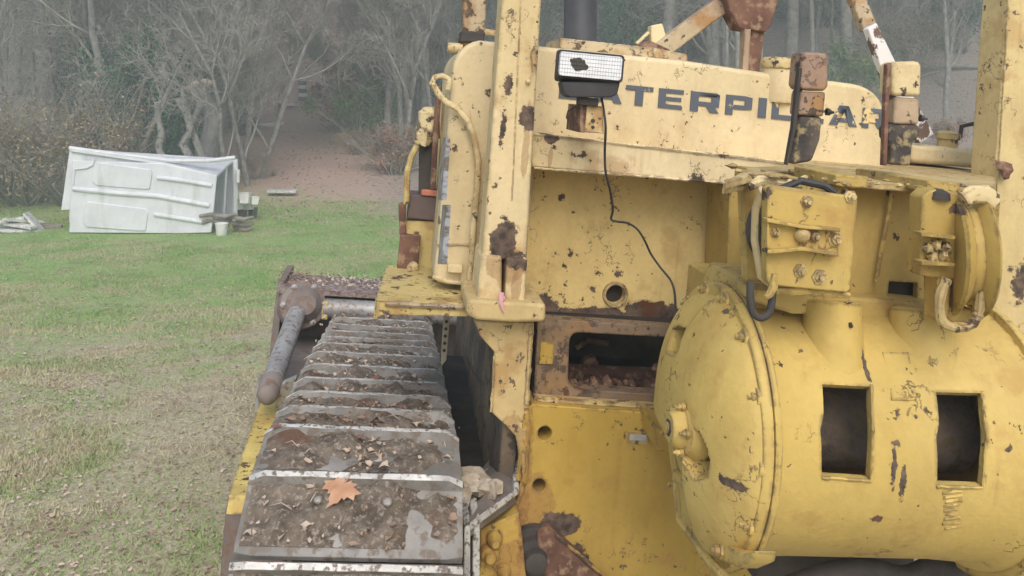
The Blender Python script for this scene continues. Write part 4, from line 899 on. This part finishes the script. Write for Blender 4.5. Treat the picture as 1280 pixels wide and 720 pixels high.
# maple leaves on the track
def maple(c, s, rz, tilt, name, mat, label, group=None):
    m = MB(); pts = []
    prof = [(0, -.15), (.18, -.42), (.22, -.28), (.5, -.32), (.46, -.12), (.95, .02), (.72, .14), (.80, .34), (.46, .30), (.40, .45), (.28, .40), (.22, .62), (.10, .72), (0, 1.05)]
    ring = prof+[(-x, y) for x, y in reversed(prof[1:-1])]
    def hz(x, y): return .12*s*math.sin(2.1*x+1)+.10*s*abs(x)+.06*s*math.cos(5*y)+.03*s*noise.noise(Vector((x*4, y*4, s*30)))
    n = len(ring); vs = [Vector((0, .1*s, .0))+Vector((0, 0, hz(0, .1)))]
    for k in (.5, 1): vs += [Vector((x*s*k, (y*k+.1*(1-k))*s, hz(x*k, y*k))) for x, y in ring]
    fs = [(0, 1+i, 1+(i+1) % n) for i in range(n)]+[(1+i, 1+n+i, 1+n+(i+1) % n, 1+(i+1) % n) for i in range(n)]
    m.add(vs, fs); m.tube([Vector((0, -.15*s, hz(0, 0))), Vector((.1*s, -.5*s, .05*s)), Vector((.22*s, -.8*s, .0))], [.03*s, .02*s, .02*s], 5)
    o = m.build(name, mat, None, smooth=None, recalc=False); mw = Matrix.Translation(root.location) @ RD.to_4x4()
    o.location = mw @ Vector(c); o.rotation_euler = (tilt[0], tilt[1], rz); tag(o, label, 'leaf', group)
t = NT('maple_leaf'); col = t.mix(t.ramp(t.noise(18, 4), .35, .65), (.40, .205, .11), (.55, .33, .22)); t.bump(t.noise(30, 4), .5, .01); M_maple = t.done(col, .7)
t = NT('red_leaf'); col = t.mix(t.ramp(t.noise(18, 4), .35, .65), (.22, .085, .06), (.36, .17, .12)); M_redleaf = t.done(col, .75)
t = NT('pale_leaf'); col = t.mix(t.ramp(t.noise(18, 4), .35, .65), (.46, .40, .33), (.6, .55, .47)); M_paleleaf = t.done(col, .75)
def shoe_at_row(py):                       # index of shoe whose plate crosses a picture row
    best = None
    for i, (p1, d, nrm, s) in enumerate(shoe_frames):
        for t_ in np.linspace(.1, .9, 9):
            e = abs(prow(p1-d*(PITCH*(1-t_))+nrm*.035)-py)
            if nrm[1] > .3 and (best is None or e < best[0]): best = (e, i, t_)
    return best[1], best[2]
def track_pt(px, py, lift=.0):
    i, t_ = shoe_at_row(py); p1, d, nrm, s = shoe_frames[i]; q_ = p1-d*(PITCH*(1-t_))+nrm*(.035)
    p = P(px, py, q_[0]); return Vector((p.x, p.y, q_[1]-C0.z+lift))
maple(track_pt(428, 624, .02), .066, 2.6, (-.45, .02), 'maple_leaf', M_maple, 'large orange brown maple leaf lying on the second nearest track shoe')
for px, py, s, mt, l in ((450, 553, .022, M_redleaf, 'curled red brown leaf in the middle of the third track shoe'), (524, 524, .024, M_redleaf, 'red brown leaf near the right end of a track shoe'), (452, 514, .025, M_redleaf, 'red brown leaf near the centre of the fourth shoe'),
        (346, 541, .024, M_redleaf, 'curled red brown leaf at the left end of the third track shoe'), (500, 511, .018, M_redleaf, 'small red brown leaf right of centre on the fourth shoe'), (400, 474, .035, M_paleleaf, 'pale curled leaf at the left side half way along the track'),
        (470, 478, .026, M_redleaf, 'red brown leaf in the middle half way along the track')):
    maple(track_pt(px, py, .015), s, random.uniform(0, 6), (random.uniform(-.3, .5), random.uniform(-.4, .4)), 'dead_leaf', mt, l, 'small dead leaves on the track')
M_stone = simple('stone', (.22, .21, .20), (.34, .32, .30), 20, .8, bump=.3); mw = Matrix.Translation(root.location) @ RD.to_4x4()
for px, py, r, l in ((484, 635, .014, 'round grey pebble right of the big maple leaf'), (397, 634, .012, 'grey pebble left of the big maple leaf'), (335, 706, .008, 'tiny pale pebble on the nearest track shoe')):
    m = MB(); m.ball((0, 0, 0), r, 12, .12, (1, 1, .8)); o = m.build('pebble', M_stone); o.location = mw @ track_pt(px, py, .01); tag(o, l, 'pebble')
m = MB(); m.ball((0, 0, 0), .055, 14, .5, (1.1, .8, .5)); m.ball((.05, -.03, -.01), .03, 10, .5); m.ball((-.03, -.05, -.01), .025, 10, .6); o = m.build('dirt_clod', simple('clay', (.36, .30, .23), (.5, .44, .36), 20, .95, bump=.7, bd=.02)); o.location = mw @ P(593, 602, 2.42); tag(o, 'crumbly tan dirt clod lying on the ledge between track and case', 'clod')
# sprocket behind the shoes
m = MB(); n_ = 26; pts = []
for k in range(n_*2): a = PI*k/n_; r = .40 if k % 2 else .34; pts.append(D(tk_u-.03, 2.42+r*math.sin(a), -1.5+r*math.cos(a)))
m.prism(pts, (.06, 0, 0)); m.lathe(D(tk_u-.05, 2.42, -1.5), (1, 0, 0), [(0, .14), (.35, .16)], 24); m.build('sprocket', M_dark, B)
m = MB(); m.lathe(D(tk_u-.06, 4.87, -1.7), (1, 0, 0), [(0, .33), (.12, .33)], 28); m.build('idler', M_dark, B)
m = MB(); m.box(D(tk_u-.12, 2.7, -1.55), D(tk_u+.14, 4.7, -1.85)); m.build('track_frame', M_side, B, bevel=.02)

# ------------------------------------------------------------------ WINCH
wc = (1.86, -.687); U0, U1 = .765, 1.36
def ring(prof, n=72, sv=1., sw=1., c=wc): # closed profile of (u, r) round the winch axis
    vs = []; m_ = len(prof)
    for u, r in prof:
        for k in range(n): a = 2*PI*k/n; vs.append(D(u, c[0]+sv*r*math.cos(a), c[1]+sw*r*math.sin(a)))
    fs = [(i*n+k, ((i+1) % m_)*n+k, ((i+1) % m_)*n+(k+1) % n, i*n+(k+1) % n) for i in range(m_) for k in range(n)]
    return vs, fs
rb = .275
m = MB(); m.add(*ring([(U0, rb+.018), (U0+.03, rb+.004), (U0+.12, rb), (U1-.14, rb), (U1-.04, rb+.006), (U1-.02, rb+.02), (U1, rb+.024), (U1, rb-.02), (U0, rb-.02)]))
win = m.build('winch_housing', M_winch, B, smooth=35)
def cutter(pts, v0, depth): mb = MB(); mb.prism(pp(pts, v0+.1, -.1), (0, depth, 0)); return mb
# windows are cut straight in from behind; corners are radial rays
def radial_cut(pts, v0=1.3, v1=1.86):
    mb = MB(); A = [P(x, y, v0) for x, y in pts]; Bq = []
    for (x, y) in pts:
        # meet the barrel along the sight line, then go on parallel to the ground
        r = ray(x, y); lo, hi = 1.2/r.y, 1.86/r.y
        for _ in range(50):
            mid = (lo+hi)/2; p = r*mid
            if math.hypot(p.y-wc[0], p.z-wc[1]) > rb: lo = mid
            else: hi = mid
        p = r*lo; Bq.append(p)
    vs = [p+Vector((0, (wc[0]-p.y)*-.5-.02, (wc[1]-p.z)*-.5))-C0 for p in Bq]+[p+Vector((0, (wc[0]-p.y)*.45, (wc[1]-p.z)*.45))-C0 for p in Bq]
    n = len(pts); mb.add(vs, [tuple(range(n)), tuple(reversed(range(n, 2*n)))]+[(i, i+n, (i+1) % n+n, (i+1) % n) for i in range(n)]); return mb
cut(win, radial_cut([(1027, 477), (1088, 480), (1091, 540), (1088, 600), (1027, 596), (1025, 535)]))
cut(win, radial_cut([(1169, 487), (1228, 488), (1234, 550), (1229, 609), (1171, 607), (1170, 545)]))
m = MB(); m.lathe(D(U0+.02, *wc), (1, 0, 0), [(0, .10), (U1-U0-.04, .10)], 36)
M_drum = simple('drum_steel', (.11, .088, .07), (.30, .24, .19), 7, .85, bump=.9, c=(.2, .15, .09), fine=28); m.build('drum', M_drum, win)
m = MB()
for x, y0, y1 in ((1027, 478, 596),): pass
for a, b in (((1027, 597), (1088, 601)), ((1171, 608), (1229, 610)), ((1089, 481), (1091, 540)), ((1091, 540), (1089, 600)), ((1228, 489), (1234, 550)), ((1234, 550), (1229, 609))):
    pa, pb = [ (lambda x, y: next(r*s_ - C0 for r in [ray(x, y)] for s_ in [next(s__ for s__ in np.arange(1.2, 1.9, .0015) if math.hypot((r*s__).y-wc[0], (r*s__).z-wc[1]) <= rb+.002)]))(*t_) for t_ in (a, b)]
    m.weld(pa, pb, .0035, .01)
m.build('window_bead', M_winch, win)
# surface point finder on barrel
def onb(px, py, rad=rb):
    r = ray(px, py)
    for s_ in np.arange(1.1, 1.95, .001):
        p = r*s_
        if math.hypot(p.y-wc[0], p.z-wc[1]) <= rad: return p-C0
    return r*1.86-C0
# patch plate between the windows + marks
m = MB(); A = [onb(x, y, rb+.004) for x, y in ((1104, 440), (1136, 440), (1146, 500), (1115, 500))]; m.add(A+[p+Vector((0, .01, -.006)) for p in A], [(0, 1, 2, 3), (4, 7, 6, 5), (0, 4, 5, 1), (1, 5, 6, 2), (2, 6, 7, 3), (3, 7, 4, 0)]); m.build('patch_plate', M_winch, win)
m = MB(); 
for i in range(9): m.weld(onb(1180+random.uniform(-3, 3), 616+i*5.5, rb), onb(1200+random.uniform(-5, 3), 614+i*5.5, rb), .0035, .008)
m.build('weld_run', M_winch, win)
# bosses on top
m = MB()
c = P(1040, 395, 1.74); m.lathe(c, (0, .15, 1), [(-.12, .075), (-.05, .064), (0, .061), (.03, .060), (.035, .05)], 28)
c = P(1152, 402, 1.76); m.lathe(c, (.05, .2, 1), [(-.12, .085), (-.05, .070), (.02, .066), (.03, .055)], 28); m.build('boss', M_winch, win)
m = MB(); hexnut(m, P(1059, 405, 1.69), .008, .01); m.build('plug', M_dark, win)
# saddle under the sheave boxes
m = MB(); m.prism(pp([(945, 360), (1215, 385), (1215, 450), (1100, 440), (1000, 430), (930, 400)], 1.80), (0, .3, 0)); m.build('saddle', M_wupper, win, bevel=.01)
# flange rims with bolts
m = MB(); m.add(*ring([(U0-.028, rb+.028), (U0-.006, rb+.032), (U0-.006, rb-.02), (U0-.028, rb-.02)])); m.add(*ring([(U0-.004, rb+.034), (U0+.012, rb+.030), (U0+.012, rb-.01), (U0-.004, rb-.01)])); rim = m.build('rim_flange', M_winch, win, bevel=.003)
m = MB(); m.add(*ring([(U1, rb+.04), (U1+.02, rb+.04), (U1+.02, rb-.02), (U1, rb-.02)])); m.add(*ring([(U1+.021, rb+.03), (U1+.08, rb-.02), (U1+.12, .1), (U1+.12, .01), (U1+.021, .01)])); m.build('right_cover', M_winch, win, bevel=.004)
bolt0 = None
for k in range(14):
    a = R_(100+k*360/14)
    pos = D(U0-.028, wc[0]+(rb+.012)*math.cos(a), wc[1]+(rb+.012)*math.sin(a))
    if bolt0 is None:
        mm = MB(); hexnut(mm, (0, 0, 0), .011, .012, (-1, 0, 0)); mm.lathe((.001, 0, 0), (-1, 0, 0), [(0, .02), (.006, .018)], 12); bolt0 = mm.build('bolt', M_winch, win); o = bolt0
    else: o = bolt0.copy(); COL.objects.link(o); o.parent = win
    o.location = pos
# domed end cover: polar height field
n = 180; mr = 44; vs = []; fs = []
HV, HW = 1.86-.10, -.675                     # hub position
for i in range(mr+1):
    rho = i/mr
    for k in range(n):
        a = 2*PI*k/n; sup = (abs(math.cos(a))**2.6+abs(math.sin(a))**2.6)**(-1/2.6)
        back = math.cos(a) > 0
        ev = (.30 if not back else .245)*(sup if back else 1); ew = (.285 if not back else .275)*(sup if back and math.sin(a) > 0 else 1)
        v_ = wc[0]+rho*ev*math.cos(a); w__ = wc[1]+rho*ew*math.sin(a)
        hgt = .100*(1-rho**2.6)**.75 if rho < 1 else 0
        dv, dw = v_-HV, w__-HW
        # pocket on the near side of the hub, opening downward
        ang = math.degrees(math.atan2(dw, -dv)); dist = math.hypot(dv, dw)
        reach = .118*math.cos(R_(min(60, abs(ang+28))))**1.5
        if abs(ang+28) < 48: hgt -= .065*sstep(48, 42, abs(ang+28))*sstep(reach, reach-.02, dist)
        # flattened belly towards the machine at the bottom
        if dv > -.02 and dw < -.03: hgt -= .05*sstep(0, .10, -dw-.03)*sstep(-.02, .05, dv)
        vs.append(D(U0-.03-hgt, v_, w__))
for i in range(mr):
    for k in range(n): fs.append((i*n+k, (i+1)*n+k, (i+1)*n+(k+1) % n, i*n+(k+1) % n))
kk = len(vs); vs += [v_ + Vector((.035, 0, 0)) for v_ in vs[mr*n:(mr+1)*n]]
for k in range(n): fs.append((mr*n+k, kk+k, kk+(k+1) % n, mr*n+(k+1) % n))
fs.append(tuple(kk+k for k in range(n)))
m = MB(); m.add(vs, fs); cov = m.build('winch_cover', M_winch, B, smooth=50)
h = MB(); h.prism([PU(x, y, .70)+Vector((-.08, 0, 0)) for x, y in [(859, 412), (864, 408), (873, 411), (874, 440), (870, 446), (859, 442)]], (.2, 0, 0)); cut(cov, h)
h = MB(); h.prism([PU(x, y, .73)+Vector((-.08, 0, 0)) for x, y in [(838, 396), (848, 396), (846, 488), (836, 490)]], (.2, 0, 0)); cut(cov, h)
m = MB(); m.prism([PU(x, y, .70)+Vector((-.006, 0, 0)) for x, y in [(859, 412), (864, 408), (873, 411), (874, 440), (870, 446), (859, 442)]], (.05, 0, 0)); m.build('slot_shade_fill', M_black, cov)  # solid black fill, painted in place of the shade inside the slot
m = MB(); m.prism([PU(x, y, .73)+Vector((.0, 0, 0)) for x, y in [(838, 396), (848, 396), (846, 488), (836, 490)]], (.05, 0, 0)); m.build('slot_shade_fill', M_black, cov)  # same black fill for shade in the long edge slot
m = MB(); m.add(*ring([(U0-.02, .26), (U0+.0, .26), (U0+.0, .02), (U0-.02, .02)], 40)); m.build('cover_web', M_drum, cov)
hb = D(U0-.116, HV, HW)
m = MB(); m.lathe(hb+Vector((.07, 0, 0)), (-1, 0, 0), [(0, .066), (.055, .062), (.062, .056), (.072, .054), (.078, .044), (.092, .040), (.106, .03), (.106, .012), (.112, .012), (.112, .001)], 32); hub = m.build('hub_cap', M_winch, cov)
m = Bolts()
for k in range(5): a = 2*PI*k/5+.5; m.nut(hb+Vector((-.012, (.049*math.cos(a)), .049*math.sin(a))), .007, .009, (-1, 0, 0))
m.build('hub_bolt', M_winch, cov)
m = MB(); m.lathe(hb+Vector((-.036, 0, 0)), (-1, 0, 0), [(0, .018), (.003, .018)], 6); m.build('hub_recess', M_dark, cov)
# mounting bracket from the case to the winch, gussets under the cover
m = MB(); m.prism(pp([(818, 532), (868, 548), (868, 575), (822, 564)], 2.3), (0, .16, 0)); m.build('mount_bracket', M_low, B, bevel=.005)
m = MB(); c_ = [PU(x, y, U0-.05) for x, y in ((845, 590), (858, 600), (862, 630), (895, 672), (925, 692), (942, 688), (938, 702), (920, 710), (880, 690), (852, 650))]
m.prism(c_, (.05, 0, 0)); gl = m.build('lower_gusset', M_winch, B, bevel=.006)
m = MB(); m.tube([PU(846, 592, U0-.06), PU(862, 612, U0-.07), PU(872, 640, U0-.07)], .012, 8); m.tube([PU(845, 600, U0-.05), PU(850, 650, U0-.05), PU(890, 705, U0-.05), PU(925, 740, U0-.05)], .010, 8)
m.build('gusset_rib', M_winch, gl); m = Bolts()
for x, y in ((852, 598), (872, 655), (900, 688)): m.nut(PU(x, y, U0-.055), .011, .012, (-1, 0, 0))
m.build('gusset_bolt', M_winch, gl)
m = MB(); m.box(D(U0+.18, 1.98, wc[1]-.45), D(U1, 2.4, wc[1]-.25)); m.build('winch_base', M_dark, B, bevel=.01)
m = MB(); m.box(D(U0+.10, 2.05, wc[1]-.30), D(U1+.1, 2.44, wc[1]+.25)); m.build('winch_mount', M_wupper, B, bevel=.01)
m = MB(); m.tube(cr_spline(pp([(985, 735), (1040, 716), (1085, 712), (1130, 722), (1175, 708), (1230, 720)], 1.85)), .026, 10); m.build('hose', M_dark, B)
# top plate
zt = P(1100, 233, 1.66).z-.03
def hplate(name, pts, z, th, mat, par, bev=.003):
    m_ = MB(); m_.prism([PW(x, y, z+C0.z) for x, y in pts], (0, 0, -th)); return m_.build(name, mat, par, bevel=bev)
tp = hplate('top_plate', [(905, 228), (935, 220), (985, 214), (1030, 217), (1060, 226), (1150, 232), (1245, 240), (1243, 212), (1160, 204), (1060, 198), (1000, 197), (975, 207), (935, 209)], zt+.03, .016, M_plate, B)
m = MB(); dbox(m, (985, 222), (1010, 240), 1.72, .3); dbox(m, (1045, 218), (1085, 236), 1.7, .2); dbox(m, (1160, 226), (1200, 244), 1.7, .3); m.build('plate_spacer', M_wupper, tp, bevel=.004)
o = hplate('lower_plate', [(1100, 238), (1110, 232), (1160, 236), (1240, 246), (1240, 235), (1100, 224)], zt+.005, .012, M_plate, tp)
o = hplate('lower_plate', [(903, 236), (960, 226), (1000, 228), (1020, 234), (1020, 222), (960, 214), (905, 224)], zt+.008, .012, M_plate, tp)
m = MB()
for x in range(915, 1240, 13):
    y = 210+ (x-915)*.085; m.ball(PW(x, y+random.uniform(-3, 8), zt+.032+C0.z), random.uniform(.005, .012), 7, .5, (1.3, 1, .5))
m.weld(PW(985, 214, zt+.03+C0.z), PW(1240, 236, zt+.03+C0.z), .006); m.build('weld_lump', M_plate, tp)
# posts holding top plate down to the winch / back plate
VB = 1.86
m = MB(); m.prism(pp([(1060, 222), (1160, 232), (1160, 395), (1100, 388), (1060, 380)], VB), (0, .02, 0)); bp = m.build('back_plate', M_wupper, B, bevel=.003)
cut(bp, cutter([(1112, 352), (1147, 354), (1146, 386), (1118, 386), (1110, 372)], VB-.1, .3))
m = MB(); m.tube([P(1117, 230, VB-.03), P(1106, 290, VB-.02), P(1095, 352, VB-.02)], .0055, 8); m.build('diagonal_rod', M_wupper, bp)
m = MB(); m.box(P(1090, 335, VB+.025), P(1165, 400, VB+.025)+Vector((0, .02, 0))); m.build('gap_shade_sheet', M_black, bp)  # black sheet behind the hole stands in for the shade in the gap
# left sheave box
vb = 1.60
m = MB(); m.prism(pp([(959, 236), (965, 232), (1070, 246), (1073, 250), (1063, 363), (1058, 366), (962, 357), (958, 350)], vb), (0, .03, 0)); sb = m.build('sheave_box', M_wupper, B, bevel=.006)
m = MB(); m.prism(pp([(926, 232), (950, 222), (1062, 232), (1062, 360), (932, 352)], vb+.16), (0, .03, 0)); m.build('rear_cheek', M_wupper, sb, bevel=.008)
cs = P(1008, 297, vb+.035); m = MB(); m.lathe(cs, (0, 1, 0), [(0, .082), (.02, .088), (.045, .07), (.075, .07), (.10, .088), (.115, .082)], 40); m.build('sheave', M_dark, sb)
a, b = P(962, 240, vb+.03), P(966, 354, vb+.03)
m = MB(); m.tube([Vector((a.x-.006, a.y+.02, a.z)), P(945, 262, vb+.08), P(944, 300, vb+.08), P(952, 345, vb+.06), P(964, 352, vb+.04)], .008, 8, sq=2.2); m.tube(pp([(935, 232), (950, 226), (975, 228), (1000, 234)], vb+.09), .012, 8); m.build('guard_strap', M_capy, sb)
m = MB(); m.tube([P(972, 238, vb+.05), P(1000, 226, vb+.06), P(1030, 232, vb+.06), P(1045, 242, vb+.05)], .008, 8); m.build('cable_guard', M_boot, sb)
m = MB()
m.prism(pp([(960, 276), (1003, 284), (1050, 288), (1048, 320), (1005, 312), (960, 316)], vb-.008), (0, .008, 0)); ch = m.build('channel', M_wupper, sb, bevel=.002)
m = MB(); m.prism(pp([(959, 273), (1003, 282), (1051, 286), (1051, 290), (1003, 286), (959, 278)], vb-.028), (0, .028, 0)); m.prism(pp([(959, 313), (1004, 309), (1049, 317), (1049, 321), (1004, 314), (959, 318)], vb-.028), (0, .028, 0)); m.prism(pp([(959, 275), (962, 275), (962, 316), (959, 316)], vb-.02), (0, .02, 0)); m.build('channel_flange', M_wupper, sb, bevel=.002)
m = Bolts(); m.nut(P(969, 291, vb-.008), .007, .008); m.nut(P(1017, 295, vb-.008), .010, .012); m.nut(P(1043, 299, vb-.008), .010, .012); m.lathe(P(1001, 293, vb-.008), (0, -1, 0), [(0, .016), (.012, .015), (.02, .009), (.024, .002)], 14)
m.ball(P(1003, 303, vb-.01), .009, 8, .5); m.nut(P(1008, 252, vb), .009, .010); m.nut(P(1000, 338, vb), .010, .010); m.nut(P(1024, 346, vb), .011, .006); m.nut(P(1063, 246, vb), .009, .008); m.build('bolt', M_plate, sb)
m = MB(); m.tube(cr_spline([P(x, y, 1.56) for x, y in ((938, 352), (938, 375), (942, 392), (952, 397), (962, 390), (965, 374), (966, 362))], 4), .0075, 10); sh = m.build('shackle', M_dark, B)
m = MB(); m.tube(pp([(968, 342), (967, 358), (962, 368), (957, 372)], 1.55), [.006, .009, .008, .006], 8); m.build('shackle_pin', M_wupper, sh)
m = MB(); m.weld(P(962, 362, vb+.02), P(1062, 368, vb+.02), .008, .012); m.prism(pp([(945, 362), (1062, 372), (1062, 392), (990, 392), (940, 376)], 1.74), (0, .10, 0)); m.build('box_foot', M_wupper, sb)
# right fairlead
m = MB(); m.prism(pp([(1153, 246), (1162, 238), (1180, 236), (1206, 244), (1200, 300), (1196, 352), (1150, 345)], 1.62), (0, .05, 0)); fl = m.build('fairlead', M_wupper, B, bevel=.006)
m = MB(); m.prism(pp([(1152, 291), (1194, 295), (1194, 299), (1152, 295)], 1.59), (0, .03, 0)); m.prism(pp([(1152, 327), (1194, 329), (1194, 333), (1152, 331)], 1.59), (0, .03, 0)); m.build('fairlead_channel', M_wupper, fl); m = Bolts()
for x, y in ((1161, 309), (1172, 306), (1184, 309), (1167, 320), (1181, 319)): m.ball(P(x, y, 1.61), .011, 8, .4)
m.build('fairlead_bolt', M_plate, fl)
m = MB(); c2 = P(1202, 316, 1.66)
axw = Vector((.93, -.30, .06)).normalized()
m.lathe(c2, axw, [(-.03, .125), (-.024, .132), (-.018, .125), (-.004, .107), (.012, .107), (.024, .125), (.030, .132), (.036, .125), (.036, .02), (-.03, .02)], 48, closed=True); m.build('fairlead_sheave', M_wupper, fl)
m = MB(); m.tube(pp([(1204, 250), (1215, 243), (1232, 243), (1244, 252)], 1.6), .012, 8, sq=1.6); m.build('sheave_hood', M_capy, fl)
m = MB(); m.tube(pp([(1244, 252), (1241, 300), (1232, 350), (1222, 384)], 1.68), .009, 8); m.build('outer_cheek', M_wupper, fl)
m = MB(); m.lathe(P(1173, 243, 1.63), (0, 0, 1), [(-.01, .024), (.004, .022), (.012, .008)], 14); m.build('grease_cap', M_dark, fl)
m = MB()
lp = cr_spline([P(x, y, 1.58) for x, y in ((1184, 348), (1175, 370), (1176, 398), (1188, 408), (1205, 409), (1218, 402), (1224, 385), (1225, 360))], 4); m.tube(lp, [.010*random.uniform(.85, 1.2) for _ in lp], 8)
m.build('loop_bracket', M_plate, fl)
m = MB(); m.prism(pp([(1172, 346), (1190, 344), (1186, 400), (1172, 402)], 1.62), (0, .05, 0)); dbox(m, (1184, 384), (1215, 404), 1.63, .05); m.build('loop_web', M_wupper, fl, bevel=.004)
# control lever housings
for lev, spec in enumerate((dict(cap=[(1003, 65), (1036, 66), (1036, 108), (1031, 114), (1003, 112), (999, 106)], mid=[(1001, 114), (1033, 115), (1030, 146), (998, 144)], low=[(1000, 144), (1029, 146), (1026, 175), (1016, 202), (990, 206), (996, 176)], side=[(999, 85), (1003, 85), (996, 160), (985, 207), (983, 205), (991, 160)], v=1.78),
                            dict(cap=[(1118, 77), (1150, 76), (1153, 82), (1152, 121), (1116, 120), (1115, 85)], mid=[(1118, 121), (1150, 123), (1149, 156), (1117, 155)], low=[(1108, 160), (1114, 154), (1148, 155), (1152, 162), (1149, 172), (1142, 178), (1139, 208), (1113, 206), (1114, 180), (1109, 172)], side=[(1109, 80), (1115, 78), (1112, 120), (1109, 207), (1104, 207), (1107, 120)], v=1.82))):
    v_ = spec['v']
    m = MB(); m.prism(pp(spec['mid'], v_+.005), (0, .05, 0)); lh = m.build('lever_housing', M_rustpaint, B, bevel=.006)
    m = MB(); m.prism(pp(spec['cap'], v_), (0, .06, 0)); m.build('lever_cap', M_capy if lev else M_rustpaint, lh, bevel=.010)
    m = MB(); m.prism(pp(spec['low'], v_+.01), (0, .04, 0)); m.build('boot', M_grime, lh, bevel=.008)
    m = MB(); m.prism(pp(spec['side'], v_-.004), (0, .016, 0)); m.build('side_strap', M_rust if lev else M_dark, lh, bevel=.002)
    m = Bolts(); e = spec['mid'][0]; e2_ = spec['mid'][1]; m.nut(P(e[0]-2, e[1]+1, v_+.02), .006, .006, (-1, 0, 0)); m.nut(P(e2_[0]+2, e2_[1]+25, v_+.02), .006, .006, (1, 0, 0)); m.build('bolt', M_dark, lh)
# ------------------------------------------------------------------ haze
hz = MB(); hz.box((-97, -16, -8), (122, 192, 75)); o = hz.build('haze', None); tag(o, 'thin pale mist hanging in the air', 'haze', kind='stuff')
hm = bpy.data.materials.new('haze'); hm.use_nodes = True; hm.node_tree.nodes.clear()
ou = hm.node_tree.nodes.new('ShaderNodeOutputMaterial'); pv = hm.node_tree.nodes.new('ShaderNodeVolumePrincipled')
pv.inputs['Color'].default_value = (.84, .95, 1, 1); pv.inputs['Density'].default_value = .0078; pv.inputs['Anisotropy'].default_value = .1
hm.node_tree.links.new(pv.outputs[0], ou.inputs['Volume']); o.data.materials.append(hm)
